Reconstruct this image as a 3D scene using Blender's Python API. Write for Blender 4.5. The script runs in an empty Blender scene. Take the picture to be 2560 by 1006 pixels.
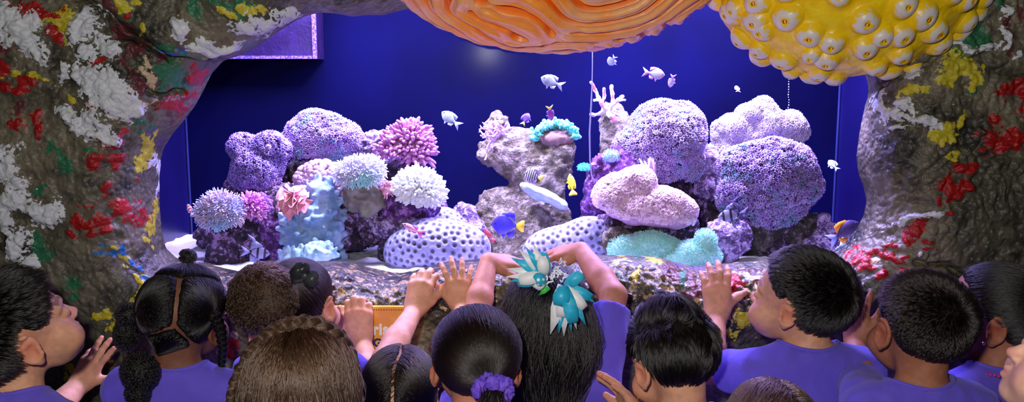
import bpy, bmesh, math
import numpy as np
from mathutils import Vector
R0 = np.random.default_rng(7)
sc = bpy.context.scene
COL = sc.collection
PI = math.pi
# ------------------------------------------------------------------ camera
CAMZ, PITCH, FPX = 1.45, math.radians(8.0), 2100.0
CP, SP = math.cos(PITCH), math.sin(PITCH)
def P(px, py, Y):
    """world point seen at photo pixel (px,py) lying at distance Y in front of the camera"""
    r = np.array([px - 1280.0, CP * FPX + SP * (503.0 - py), -SP * FPX + CP * (503.0 - py)])
    return r * (Y / r[1]) + np.array([0, 0, CAMZ])
def MPP(px, py, Y):
    p = P(px, py, Y)
    return (p[1] * CP + (CAMZ - p[2]) * SP) / FPX
def A(*v): return np.array(v, float)
def nrm(v): return v / (np.linalg.norm(v, axis=-1, keepdims=True) + 1e-12)
# ------------------------------------------------------------------ noise
def _h(i, j, k, seed):
    n = (i.astype(np.uint32) * np.uint32(374761393) + j.astype(np.uint32) * np.uint32(668265263)
         + k.astype(np.uint32) * np.uint32(2147483647 - 1274126177) + np.uint32((seed * 974634777) % 4294967296))
    n = (n ^ (n >> np.uint32(13))) * np.uint32(1274126177)
    n = (n ^ (n >> np.uint32(16))) * np.uint32(2246822519)
    n = n ^ (n >> np.uint32(15))
    return (n & np.uint32(0xffffff)).astype(np.float64) / 16777215.0
def noise(p, f=1.0, seed=0):
    """smooth value noise in -1..1"""
    p = np.asarray(p, float) * f + 1000.0 + seed * 17.3
    i = np.floor(p).astype(np.int64); t = p - i
    t = t * t * t * (t * (t * 6 - 15) + 10)
    x, y, z = i[..., 0], i[..., 1], i[..., 2]
    u, v, w = t[..., 0], t[..., 1], t[..., 2]
    def L(a, b, s): return a + (b - a) * s
    c = [[[_h(x + a, y + b, z + d, seed) for d in (0, 1)] for b in (0, 1)] for a in (0, 1)]
    r = L(L(L(c[0][0][0], c[1][0][0], u), L(c[0][1][0], c[1][1][0], u), v),
          L(L(c[0][0][1], c[1][0][1], u), L(c[0][1][1], c[1][1][1], u), v), w)
    return r * 2 - 1
def fbm(p, f, seed=0, o=3):
    s, a, t = 0, 1.0, 0
    for k in range(o):
        s = s + a * noise(p, f * 2 ** k, seed + k); t += a; a *= .5
    return s / t
def cells(p, f, seed=0):
    """distance to the nearest jittered lattice point (0 at a point, about 1 at the seams)"""
    p = np.asarray(p, float) * f + 500.0; i = np.floor(p).astype(np.int64); best = np.full(len(p), 9.0)
    for a in (-1, 0, 1):
        for b in (-1, 0, 1):
            for c in (-1, 0, 1):
                x, y, z = i[:, 0] + a, i[:, 1] + b, i[:, 2] + c
                d = (x + _h(x, y, z, seed) - p[:, 0]) ** 2 + (y + _h(x, y, z, seed + 1) - p[:, 1]) ** 2 + (z + _h(x, y, z, seed + 2) - p[:, 2]) ** 2
                best = np.minimum(best, d)
    return np.sqrt(best)
def billow(p, f, seed=0): return 1 - 2 * np.abs(noise(p, f, seed)) ** .8
def sstep(a, b, x):
    t = np.clip((x - a) / (b - a), 0, 1); return t * t * (3 - 2 * t)
# ------------------------------------------------------------------ objects
ORG = {}
def tag(o, label=None, cat=None, group=None, kind=None):
    if label: o['label'] = label
    if cat: o['category'] = cat
    if group: o['group'] = group
    if kind: o['kind'] = kind
    return o
def link(o, parent, origin):
    COL.objects.link(o)
    if parent is not None:
        o.parent = parent
        o.location = tuple(A(*origin) - ORG[parent.name])
    else:
        o.location = tuple(origin)
    ORG[o.name] = A(*origin)
    return o
def thing(name, label, cat, loc, group=None):
    o = bpy.data.objects.new(name, None); o.empty_display_size = .05
    link(o, None, loc)
    return tag(o, label, cat, group)
def vnormals(V, F):
    n = np.zeros_like(V)
    if F.shape[1] == 4:
        fn = np.cross(V[F[:, 2]] - V[F[:, 0]], V[F[:, 3]] - V[F[:, 1]])
    else:
        fn = np.cross(V[F[:, 1]] - V[F[:, 0]], V[F[:, 2]] - V[F[:, 0]])
    for k in range(F.shape[1]):
        for a in range(3):
            n[:, a] += np.bincount(F[:, k], fn[:, a], len(V))
    return nrm(n)
def mk(name, V, F, mat, parent=None, origin=None, smooth=True, attrs=None):
    """one mesh object from world-space vertices and equal-sided faces; origin defaults to the parent's origin or the base of the mesh"""
    V = np.asarray(V, float); F = np.asarray(F, np.int32)
    if origin is None:
        origin = ORG[parent.name] if parent is not None else A((V[:, 0].min() + V[:, 0].max()) / 2, (V[:, 1].min() + V[:, 1].max()) / 2, V[:, 2].min())
    me = bpy.data.meshes.new(name)
    k = F.shape[1]
    me.vertices.add(len(V)); me.vertices.foreach_set('co', (V - origin).astype(np.float32).ravel())
    me.loops.add(F.size); me.loops.foreach_set('vertex_index', F.ravel())
    me.polygons.add(len(F)); me.polygons.foreach_set('loop_start', np.arange(0, F.size, k, dtype=np.int32))
    me.update(calc_edges=True)
    me.polygons.foreach_set('use_smooth', np.full(len(F), smooth))
    for an, av in (attrs or {}).items():
        av = np.asarray(av, np.float32)
        if av.ndim == 1:
            at = me.attributes.new(an, 'FLOAT', 'POINT'); at.data.foreach_set('value', av)
        else:
            at = me.attributes.new(an, 'FLOAT_COLOR', 'POINT')
            at.data.foreach_set('color', np.concatenate([av, np.ones((len(av), 1), np.float32)], 1).ravel())
    me.validate()
    if mat is not None: me.materials.append(mat)
    return link(bpy.data.objects.new(name, me), parent, origin)
def merge(parts):
    """[(V,F)] of equal-sided faces -> one (V,F)"""
    vs, fs, b = [], [], 0
    for V, F in parts:
        vs.append(V); fs.append(np.asarray(F) + b); b += len(V)
    return np.concatenate(vs), np.concatenate(fs)
def tri(F):
    F = np.asarray(F)
    return F if F.shape[1] == 3 else np.concatenate([F[:, [0, 1, 2]], F[:, [0, 2, 3]]])
# ------------------------------------------------------------------ signed-distance bodies
def rot(ax, deg):
    a = math.radians(deg); c, s = math.cos(a), math.sin(a)
    return {'x': np.array([[1, 0, 0], [0, c, -s], [0, s, c]]), 'y': np.array([[c, 0, s], [0, 1, 0], [-s, 0, c]]), 'z': np.array([[c, -s, 0], [s, c, 0], [0, 0, 1]])}[ax]
I3 = np.eye(3)
class Sdf:
    """list of primitives; every add gives the blend radius k; sub carves"""
    def __init__(s): s.p = []
    def ell(s, c, r, k=.01, R=I3, sub=False):
        c = A(*c); r = A(*r); s.p.append(('e', c, r, R, k, sub, c - r.max(), c + r.max())); return s
    def cone(s, a, b, ra, rb, k=.01, sub=False, flat=False):
        a = A(*a); b = A(*b); m = max(ra, rb)
        s.p.append(('f' if flat else 'c', a, b, (ra, rb), k, sub, np.minimum(a, b) - m, np.maximum(a, b) + m)); return s
    def chain(s, pts, rad, k=.004, sub=False):
        for i in range(len(pts) - 1): s.cone(pts[i], pts[i + 1], rad[i], rad[i + 1], k, sub)
        return s
    def plane(s, n, d, k=.004):
        s.p.append(('p', A(*n), d, k)); return s
    def mesh(s, h, smooth=2):
        add = [q for q in s.p if q[0] != 'p' and not q[5]]
        lo = np.min([q[6] for q in add], 0) - 4 * h; hi = np.max([q[7] for q in add], 0) + 4 * h
        N = np.ceil((hi - lo) / h).astype(int) + 1
        G = np.full(N, 1.0, np.float32)
        ax = [lo[a] + h * np.arange(N[a]) for a in range(3)]
        for q in s.p:
            if q[0] == 'p':
                d = (ax[0][:, None, None] * q[1][0] + ax[1][None, :, None] * q[1][1] + ax[2][None, None, :] * q[1][2] - q[2]).astype(np.float32)
                G = np.maximum(G, d); continue
            k, sub = q[4], q[5]
            m = k + 3.5 * h
            i0 = np.clip(np.floor((q[6] - m - lo) / h).astype(int), 0, N - 1); i1 = np.clip(np.ceil((q[7] + m - lo) / h).astype(int) + 1, 1, N)
            if np.any(i1 <= i0): continue
            X = ax[0][i0[0]:i1[0]][:, None, None]; Y = ax[1][i0[1]:i1[1]][None, :, None]; Z = ax[2][i0[2]:i1[2]][None, None, :]
            if q[0] == 'e':
                x, y, z = X - q[1][0], Y - q[1][1], Z - q[1][2]; R = q[3]
                if R is not I3:
                    x, y, z = R[0, 0] * x + R[1, 0] * y + R[2, 0] * z, R[0, 1] * x + R[1, 1] * y + R[2, 1] * z, R[0, 2] * x + R[1, 2] * y + R[2, 2] * z
                r = q[2]
                k0 = np.sqrt((x / r[0]) ** 2 + (y / r[1]) ** 2 + (z / r[2]) ** 2)
                k1 = np.sqrt((x / r[0] ** 2) ** 2 + (y / r[1] ** 2) ** 2 + (z / r[2] ** 2) ** 2)
                d = k0 * (k0 - 1) / (k1 + 1e-9)
            else:
                a, b, (ra, rb) = q[1], q[2], q[3]
                ab = b - a; L2 = ab @ ab + 1e-12
                t = ((X - a[0]) * ab[0] + (Y - a[1]) * ab[1] + (Z - a[2]) * ab[2]) / L2
                tc = np.clip(t, 0, 1)
                dx, dy, dz = X - a[0] - tc * ab[0], Y - a[1] - tc * ab[1], Z - a[2] - tc * ab[2]
                if q[0] == 'c':
                    d = np.sqrt(dx * dx + dy * dy + dz * dz) - (ra + (rb - ra) * tc)
                else:
                    dx, dy, dz = X - a[0] - t * ab[0], Y - a[1] - t * ab[1], Z - a[2] - t * ab[2]
                    L = math.sqrt(L2)
                    d = np.maximum(np.sqrt(dx * dx + dy * dy + dz * dz) - (ra + (rb - ra) * tc), np.maximum(-t * L, (t - 1) * L))
            d = d.astype(np.float32)
            g = G[i0[0]:i1[0], i0[1]:i1[1], i0[2]:i1[2]]
            if sub:
                d = -d; hh = np.clip(.5 - .5 * (g - d) / k, 0, 1); g[...] = g + (d - g) * hh + k * hh * (1 - hh)
            else:
                hh = np.clip(.5 + .5 * (g - d) / k, 0, 1); g[...] = g + (d - g) * hh - k * hh * (1 - hh)
        V, F = nets(G, lo, h)
        for _ in range(smooth): V = relax(V, F)
        return V, F
def relax(V, F):
    s = np.zeros_like(V); c = np.zeros(len(V))
    for k in range(4):
        a, b = F[:, k], F[:, (k + 1) % 4]
        for x in range(3):
            s[:, x] += np.bincount(a, V[b, x], len(V)) + np.bincount(b, V[a, x], len(V))
        c += np.bincount(a, minlength=len(V)) + np.bincount(b, minlength=len(V))
    return V * .45 + .55 * s / np.maximum(c, 1)[:, None]
def nets(G, lo, h):
    S = G < 0
    n = np.zeros(np.array(G.shape) - 1, np.int8)
    for a in (0, 1):
        for b in (0, 1):
            for c in (0, 1):
                n += S[a:a + n.shape[0], b:b + n.shape[1], c:c + n.shape[2]]
    act = (n > 0) & (n < 8)
    ijk = np.argwhere(act)
    idx = np.full(n.shape, -1, np.int32); idx[act] = np.arange(len(ijk))
    cor = np.array([[a, b, c] for a in (0, 1) for b in (0, 1) for c in (0, 1)])
    val = np.stack([G[ijk[:, 0] + c[0], ijk[:, 1] + c[1], ijk[:, 2] + c[2]] for c in cor], 1).astype(float)
    acc = np.zeros((len(ijk), 3)); cnt = np.zeros(len(ijk))
    for p in range(8):
        for q in range(p + 1, 8):
            if np.abs(cor[p] - cor[q]).sum() != 1: continue
            m = (val[:, p] < 0) != (val[:, q] < 0)
            t = np.where(m, val[:, p] / (val[:, p] - val[:, q] + 1e-20), 0)
            acc += np.where(m[:, None], cor[p] + t[:, None] * (cor[q] - cor[p]), 0); cnt += m
    V = lo + h * (ijk + acc / np.maximum(cnt, 1)[:, None])
    Q = []
    for ax in range(3):
        o1, o2 = [(1, 2), (2, 0), (0, 1)][ax]
        sl = [slice(1, -1)] * 3; sl[ax] = slice(0, -1)
        s2 = list(sl); s2[ax] = slice(1, None)
        a = S[tuple(sl)]; b = S[tuple(s2)]
        e = np.argwhere(a != b)
        off = np.array([1, 1, 1]); off[ax] = 0
        e = e + off
        def cell(d1, d2):
            c = e.copy(); c[:, o1] -= d1; c[:, o2] -= d2
            return idx[c[:, 0], c[:, 1], c[:, 2]]
        q = np.stack([cell(1, 1), cell(0, 1), cell(0, 0), cell(1, 0)], 1)
        ins = S[e[:, 0], e[:, 1], e[:, 2]]
        q[~ins] = q[~ins][:, ::-1]
        Q.append(q)
    return V, np.concatenate(Q)
# ------------------------------------------------------------------ mesh templates
_ico = {}
def ico(n):
    if n not in _ico:
        bm = bmesh.new(); bmesh.ops.create_icosphere(bm, subdivisions=n, radius=1)
        bm.verts.ensure_lookup_table()
        _ico[n] = (np.array([v.co[:] for v in bm.verts]), np.array([[v.index for v in f.verts] for f in bm.faces])); bm.free()
    return _ico[n]
def tube(pts, rad, sides=6, closed_tip=True):
    """swept tube through pts (n,3) -> triangles"""
    pts = np.asarray(pts, float); n = len(pts); rad = np.broadcast_to(np.asarray(rad, float), (n,))
    t = nrm(np.gradient(pts, axis=0))
    up = A(0.31, .95, .12) if abs(t[0] @ A(0.31, .95, .12)) < .9 else A(1, 0, .2)
    u = nrm(np.cross(t, up)); w = np.cross(t, u)
    a = np.arange(sides) * 2 * PI / sides
    ring = pts[:, None] + rad[:, None, None] * (np.cos(a)[None, :, None] * u[:, None] + np.sin(a)[None, :, None] * w[:, None])
    V = np.concatenate([ring.reshape(-1, 3), pts[:1], pts[-1:] + t[-1:] * rad[-1] * .7])
    F = []
    for i in range(n - 1):
        for j in range(sides):
            p, q = i * sides + j, i * sides + (j + 1) % sides
            F += [[p, q, q + sides], [p, q + sides, p + sides]]
    c0, c1 = n * sides, n * sides + 1
    for j in range(sides):
        F += [[c0, (j + 1) % sides, j], [c1, (n - 1) * sides + j, (n - 1) * sides + (j + 1) % sides]]
    return V, np.array(F)
def finger(L=1., r=.2, sides=6, bend=0., club=1.0):
    z = np.array([0, .3, .6, .85, 1.0]) * L
    return tube(np.stack([bend * L * (z / L) ** 2, 0 * z, z], 1), np.array([1, .95, .9, .85 * club, .5 * club]) * r, sides)
def flower(n=6, L=1., w=.35, cup=.5):
    V, F = [], []
    for k in range(n):
        a = 2 * PI * k / n; c, s = math.cos(a), math.sin(a)
        b = len(V)
        for (r, o, z) in ((0, 0, 0), (.55 * L, w * L, cup * L * .55), (L, 0, cup * L), (.55 * L, -w * L, cup * L * .55)):
            V.append((c * r - s * o, s * r + c * o, z))
        V.append((c * .5 * L, s * .5 * L, -.25 * L + cup * L * .4))
        F += [[b, b + 1, b + 2], [b, b + 2, b + 3], [b, b + 4, b + 1], [b + 1, b + 4, b + 2], [b + 2, b + 4, b + 3], [b + 3, b + 4, b]]
    return np.array(V), np.array(F)
def torus(R=1., r=.3, n=9, m=5):
    V, F = [], []
    for i in range(n):
        for j in range(m):
            a, b = 2 * PI * i / n, 2 * PI * j / m
            V.append(((R + r * math.cos(b)) * math.cos(a), (R + r * math.cos(b)) * math.sin(a), r * math.sin(b)))
            p, q, s, t = i * m + j, ((i + 1) % n) * m + j, ((i + 1) % n) * m + (j + 1) % m, i * m + (j + 1) % m
            F += [[p, q, s], [p, s, t]]
    return np.array(V), np.array(F)
def scatter(pos, nor, tpl, size, rng, tilt=.25, zs=None):
    """copies of the template at pos, its +Z along nor, all in one mesh"""
    TV, TF = tpl; n = len(pos)
    size = np.broadcast_to(size, (n,)) * (0.8 + .4 * rng.random(n))
    N = nrm(nor + tilt * rng.normal(size=(n, 3)))
    ref = nrm(rng.normal(size=(n, 3))); U = nrm(np.cross(N, ref)); W = np.cross(N, U)
    zz = np.ones(n) if zs is None else zs
    V = pos[:, None] + size[:, None, None] * (TV[None, :, :1] * U[:, None] + TV[None, :, 1:2] * W[:, None] + (TV[None, :, 2:] * zz[:, None, None]) * N[:, None])
    F = TF[None] + (np.arange(n) * len(TV))[:, None, None]
    return V.reshape(-1, 3), F.reshape(-1, TF.shape[1])
def box(lo, hi):
    lo = A(*lo); hi = A(*hi)
    V = np.array([[(lo, hi)[a][0], (lo, hi)[b][1], (lo, hi)[c][2]] for a in (0, 1) for b in (0, 1) for c in (0, 1)])
    return V, np.array([[0, 1, 3, 2], [4, 6, 7, 5], [0, 4, 5, 1], [2, 3, 7, 6], [0, 2, 6, 4], [1, 5, 7, 3]])
# ------------------------------------------------------------------ materials
def srgb(*c): return tuple(((x / 255) / 12.92 if x <= 10 else ((x / 255 + .055) / 1.055) ** 2.4) for x in c)
class NT:
    def __init__(s, name):
        s.m = bpy.data.materials.new(name); s.m.use_nodes = True; s.t = s.m.node_tree
        s.n = s.t.nodes; s.b = s.n['Principled BSDF']; s.out = s.n['Material Output']
    def node(s, typ, **kw):
        o = s.n.new(typ)
        for k, v in kw.items():
            if k in ('operation', 'blend_type', 'data_type', 'feature', 'attribute_name', 'noise_dimensions', 'interpolation', 'wave_type', 'bands_direction', 'wave_profile', 'distance'): setattr(o, k, v)
            else: s.set(o.inputs[k.replace('_', ' ')], v)
        return o
    def set(s, inp, v):
        if hasattr(v, 'is_output'): s.t.links.new(v, inp)
        elif isinstance(v, tuple) and len(v) == 3 and inp.type == 'RGBA': inp.default_value = (*v, 1)
        else: inp.default_value = v
    def co(s, which='Object'): return s.n.new('ShaderNodeTexCoord').outputs[which]
    def noise(s, scale, detail=3, rough=.55, co=None, out='Fac'):
        o = s.node('ShaderNodeTexNoise', Scale=scale, Detail=detail, Roughness=rough)
        s.t.links.new(co or s.co(), o.inputs['Vector']); return o.outputs[out]
    def math(s, op, a, b=0., c=None):
        o = s.n.new('ShaderNodeMath'); o.operation = op
        s.set(o.inputs[0], a); s.set(o.inputs[1], b)
        if c is not None: s.set(o.inputs[2], c)
        return o.outputs[0]
    def ramp(s, v, lo, hi):
        o = s.n.new('ShaderNodeMapRange'); o.interpolation_type = 'SMOOTHSTEP'
        s.set(o.inputs['Value'], v); o.inputs['From Min'].default_value = lo; o.inputs['From Max'].default_value = hi
        return o.outputs['Result']
    def mix(s, f, a, b):
        o = s.n.new('ShaderNodeMix'); o.data_type = 'RGBA'
        s.set(o.inputs[0], f); s.set(o.inputs[6], a); s.set(o.inputs[7], b); return o.outputs[2]
    def attr(s, name, out='Color'):
        o = s.n.new('ShaderNodeAttribute'); o.attribute_name = name; return o.outputs[out]
    def bump(s, h, strength=.5, dist=.01):
        o = s.n.new('ShaderNodeBump'); o.inputs['Strength'].default_value = strength; o.inputs['Distance'].default_value = dist
        s.set(o.inputs['Height'], h)
        s.t.links.new(o.outputs[0], s.b.inputs['Normal']); return o
    def base(s, v): s.set(s.b.inputs['Base Color'], v)
    def p(s, **kw):
        for k, v in kw.items(): s.set(s.b.inputs[k.replace('_', ' ')], v)
        return s
def mat(name, c1, c2=None, c3=None, scale=40., rough=.6, bump=0., bscale=None, bd=.004, spec=.4, sheen=0, sss=0., lo=.4, hi=.6, trans=0.):
    m = NT(name)
    m.p(Roughness=rough); m.b.inputs['Specular IOR Level'].default_value = spec
    if c2 is None: m.base(c1)
    else:
        v = m.mix(m.ramp(m.noise(scale), lo, hi), c1, c2)
        if c3 is not None: v = m.mix(m.ramp(m.noise(scale * .37, 2), .5, .68), v, c3)
        m.base(v)
    if bump: m.bump(m.noise(bscale or scale, 4), bump, bd)
    if sheen: m.b.inputs['Sheen Weight'].default_value = sheen
    if sss:
        m.b.inputs['Subsurface Weight'].default_value = sss; m.b.inputs['Subsurface Radius'].default_value = (1, .35, .2); m.b.inputs['Subsurface Scale'].default_value = .012
    return m.m
FLASH, TANK = 86.0, 40.0
# ================================================================== camera, render look
cam_d = bpy.data.cameras.new('camera'); cam_d.sensor_width = 36; cam_d.lens = 36 * FPX / 2560; cam_d.clip_start = .02
cam = bpy.data.objects.new('camera', cam_d); cam.location = (0, 0, CAMZ); cam.rotation_euler = (PI / 2 - PITCH, 0, 0)
COL.objects.link(cam); sc.camera = cam
sc.view_settings.view_transform = 'Standard'; sc.view_settings.look = 'None'; sc.view_settings.gamma = 1; sc.view_settings.exposure = 0
sc.cycles.use_denoising = True; sc.cycles.max_bounces = 6; sc.cycles.adaptive_threshold = .03; sc.cycles.transparent_max_bounces = 16; sc.cycles.sample_clamp_indirect = 4
sc.cycles.caustics_reflective = False; sc.cycles.caustics_refractive = False
w = bpy.data.worlds.new('hall'); sc.world = w; w.use_nodes = True
w.node_tree.nodes['Background'].inputs[0].default_value = (.8, .85, 1, 1); w.node_tree.nodes['Background'].inputs[1].default_value = .018
def lamp(name, typ, loc, energy, color, size=.1, rotx=0., roty=0., sizey=None):
    d = bpy.data.lights.new(name, typ); d.energy = energy; d.color = color
    if typ == 'AREA':
        d.size = size
        if sizey: d.shape = 'RECTANGLE'; d.size_y = sizey
    else: d.shadow_soft_size = size
    o = bpy.data.objects.new(name, d); o.location = loc; o.rotation_euler = (rotx, roty, 0); COL.objects.link(o); return o
lamp('camera_flash', 'POINT', (-.13, -.02, CAMZ + .17), FLASH, (1, .96, .92), .035)
TL = (.47, .38, 1.0)
# tank lamps hang in the hood over the open water, with added fills among them
lamp('tank_lamp_or_fill', 'AREA', (-.62, 2.60, 1.92), TANK * .9, TL, .5, sizey=.25)
lamp('tank_lamp_or_fill', 'AREA', (.05, 2.60, 1.92), TANK * .55, TL, .5, sizey=.25)
lamp('tank_lamp_or_fill', 'AREA', (.60, 2.60, 1.92), TANK * 1.1, TL, .5, sizey=.25)
lamp('tank_spot_or_fill', 'AREA', (-.34, 2.43, 1.9), TANK * .6, (.8, .82, 1), .12)
lamp('tank_spot_or_fill', 'AREA', (.80, 2.66, 1.9), TANK * .3, (.8, .7, 1), .12)
lamp('tank_lamp_or_fill', 'AREA', (.5, 2.88, 1.95), TANK * .85, (.35, .33, 1), .6, sizey=.12)  # unseen blue fill added to brighten the upper right of the backdrop
lamp('tank_spot_or_fill', 'AREA', (.36, 2.42, 1.9), TANK * .36, (.62, .66, 1), .2)  # unseen front fill added to brighten the mint mat corals
# ================================================================== floor
fl = NT('dark_carpet'); fl.base(fl.mix(fl.noise(60), (.03, .03, .035), (.05, .048, .05))); fl.p(Roughness=.9)
V, F = box((-2.6, -1.2, -.05), (2.6, 3.3, 0)); tag(mk('floor', V, F, fl.m, smooth=False), kind='structure')
# ================================================================== rockwork wall with the viewing opening
OUT = [(556,152),(528,185),(506,230),(488,262),(460,300),(430,335),(408,370),(400,400),(396,450),(398,520),(403,575),(414,622),(440,646),(480,656),(520,662),(560,672),(600,681),(640,676),(690,664),(740,658),(800,653),(850,653),(890,660),(930,670),(970,680),(1003,683),(1040,676),(1075,666),(1110,657),(1150,652),(1200,648),(1300,641),(1400,638),(1500,639),(1600,642),(1650,645),(1690,657),(1730,665),(1780,664),(1840,656),(1900,651),(1960,650),(2010,648),(2050,640),(2085,626),(2115,605),(2142,575),(2160,540),(2168,505),(2162,470),(2148,435),(2142,395),(2150,335),(2162,275),(2174,215),(2160,170),(2080,110),(1960,60),(1800,5),(1600,-20),(1400,-30),(1200,-10),(1060,18),(1000,28),(960,38),(920,36),(880,39),(840,30),(800,28),(765,36),(735,50),(700,72),(664,98),(630,120),(596,138)]
GY = 2.30
out = np.array([P(x, y, GY) for x, y in OUT])[:, [0, 2]]
cen = A(0, 1.36)
def closed_smooth(p, n):
    d = np.r_[0, np.cumsum(np.linalg.norm(np.diff(np.r_[p, p[:1]], axis=0), axis=1))]
    s = np.linspace(0, d[-1], n, endpoint=False)
    q = np.stack([np.interp(s, d, np.r_[p[:, k], p[0, k]]) for k in range(2)], 1)
    for _ in range(6): q = .5 * q + .25 * (np.roll(q, 1, 0) + np.roll(q, -1, 0))
    return q
NA = 1500
ol = closed_smooth(out, NA)
ang = np.arctan2(ol[:, 1] - cen[1], ol[:, 0] - cen[0])
dirv = nrm(ol - cen)
# outer rectangle along the same rays
tx = np.where(dirv[:, 0] > 0, 1.75, -1.75) / np.where(np.abs(dirv[:, 0]) < 1e-6, 1e-6, dirv[:, 0])
tz = (np.where(dirv[:, 1] > 0, 2.45, 0.0) - cen[1]) / np.where(np.abs(dirv[:, 1]) < 1e-6, 1e-6, dirv[:, 1])
outer = cen + dirv * np.minimum(np.abs(tx), np.abs(tz))[:, None]
tn = nrm(np.roll(ol, -2, 0) - np.roll(ol, 2, 0)); on = np.stack([tn[:, 1], -tn[:, 0]], 1)
on *= np.sign((on * dirv).sum(1))[:, None]
on = nrm(.6 * on + .4 * dirv)
for _ in range(30): on = nrm(on + np.roll(on, 1, 0) + np.roll(on, -1, 0))
lip = .04 + .07 * np.clip(np.abs(dirv[:, 0]) * 1.3 - .3, 0, 1) + .03 * np.clip(dirv[:, 1], 0, 1)
for _ in range(40): lip = (lip + np.roll(lip, 1) + np.roll(lip, -1)) / 3
dep = .19 + 0 * lip
rows = []
NL, NO = 44, 250
for i in range(NL):
    f = (i / (NL - 1)) * PI / 2
    xz = ol + on * (lip * (1 - math.cos(f)))[:, None]
    rows.append(np.stack([xz[:, 0], GY - dep * math.sin(f), xz[:, 1]], 1))
le = rows[-1].copy()
for i in range(1, NO + 1):
    q = (i / NO) ** 1.15
    xz = le[:, [0, 2]] * (1 - q) + outer * q
    below = np.clip((.90 - xz[:, 1]) / .3, 0, 1)
    rows.append(np.stack([xz[:, 0], le[:, 1] + .03 * below * sstep(0, .1, q) - .0 * q, xz[:, 1]], 1))
NRr = len(rows)
V = np.concatenate(rows)
i, j = np.meshgrid(np.arange(NRr - 1), np.arange(NA), indexing='ij')
a = i * NA + j; b = i * NA + (j + 1) % NA
F = np.stack([a, a + NA, b + NA, b], -1).reshape(-1, 4)
def pix(V):
    d = V - A(0, 0, CAMZ); f = d[:, 1] * CP - d[:, 2] * SP; u = d[:, 1] * SP + d[:, 2] * CP
    return 1280 + FPX * d[:, 0] / f, 503 - FPX * u / f
wpx, wpy = pix(V)
wn = vnormals(V, F)
if (wn[:, 1].mean() > 0): F = F[:, ::-1]; wn = -wn
vv = np.repeat(np.arange(NRr), NA)
edge = sstep(0, 26, vv) * .9 + .1
wob = np.stack([fbm(V, 9, 61, 2), fbm(V, 9, 67, 2)], 1) * 55 + np.stack([fbm(V, 30, 71, 2), fbm(V, 30, 73, 2)], 1) * 28
def blobs(lst, soft=.55):
    m = np.zeros(len(V))
    X, Y = wpx + wob[:, 0] * .55, wpy + wob[:, 1] * .55
    for q in lst:
        x, y, rx, ry = q[:4]; t = math.radians(q[4]) if len(q) > 4 else 0
        dx, dy = X - x, Y - y
        u = (dx * math.cos(t) + dy * math.sin(t)) / rx; w_ = (-dx * math.sin(t) + dy * math.cos(t)) / ry
        m = np.maximum(m, np.clip(.90 - .52 * np.sqrt(u * u + w_ * w_), 0, 1))
    return m
WHITE = [(60,70,62,62),(100,118,42,32),(30,40,40,30),(215,60,48,44),(240,112,34,28),(285,98,45,22,35),(208,40,26,22),(165,165,24,30),(205,170,20,28),(268,195,58,58,30),(300,245,60,46),(330,255,26,24),(230,165,30,20),(178,286,46,26,30),(190,312,26,26),(250,300,46,34),(275,325,30,22),(24,415,38,46),(55,450,30,30),(50,500,62,46),(110,535,46,36),(30,560,36,40),(50,605,32,38),(85,648,18,22),(10,380,18,20),
 (478,58,24,22),(520,82,36,16),(556,95,36,18),(600,52,40,24),(640,40,46,26),(690,22,46,24),(720,8,30,16),(650,70,26,14),(384,445,9,46,8),(372,400,8,18),(2215,258,18,36),(2238,285,36,24),(2262,262,26,18),(2300,300,36,16),(2238,325,26,14),(2285,178,34,10),(2400,128,28,9),(2455,122,40,11),(2510,100,14,40),(2548,148,14,10),(2520,40,14,16),(2290,530,54,13,-15),(2255,548,18,16),(2330,520,20,10),(2310,640,10,8)]
RED = [(95,15,66,26),(150,80,24,24),(126,60,20,26),(18,170,24,40),(22,220,20,20),(60,238,36,16),(40,70,14,14),(75,220,26,24),(50,312,18,26),(95,318,18,44),(88,345,14,26),(36,305,12,14),(278,338,26,20),(300,320,20,14),(262,400,26,36,20),(290,390,20,14),(258,258,26,16),(270,130,20,14),(290,505,36,20),(318,525,28,24),(345,520,22,30),(275,478,16,14),(240,530,34,18),(205,540,36,12),(255,560,26,20),(225,575,24,14),(172,570,14,10),(440,262,34,26),(470,240,30,20),(500,190,20,22),(416,252,20,20),(345,258,14,10),(335,40,10,12),
 (2535,210,44,40),(2550,260,30,24),(2505,215,20,26),(2465,345,30,36),(2480,300,20,16),(2525,345,26,28),(2500,360,26,22),(2420,400,14,14),(2372,455,40,34),(2405,445,24,20),(2425,400,14,16),(2340,490,10,12),(2392,400,30,12),(2292,560,34,22,-20),(2275,590,22,22),(2333,602,22,14),(2300,575,22,18),(2310,540,30,10),(2370,520,20,8),(2335,630,20,6),(2180,628,40,10),(2140,648,34,16),(2215,640,38,10),(2240,665,24,9),(2120,655,22,12),(2150,670,22,12),(2190,690,26,8),(2220,610,20,12),(2255,630,24,8),(1850,714,38,14),(1905,712,20,8),(1825,722,16,14),(590,852,14,16),(600,890,14,12),(150,820,10,10),(290,912,10,8),(588,880,10,18),(300,410,8,20),(350,440,7,8)]
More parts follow.
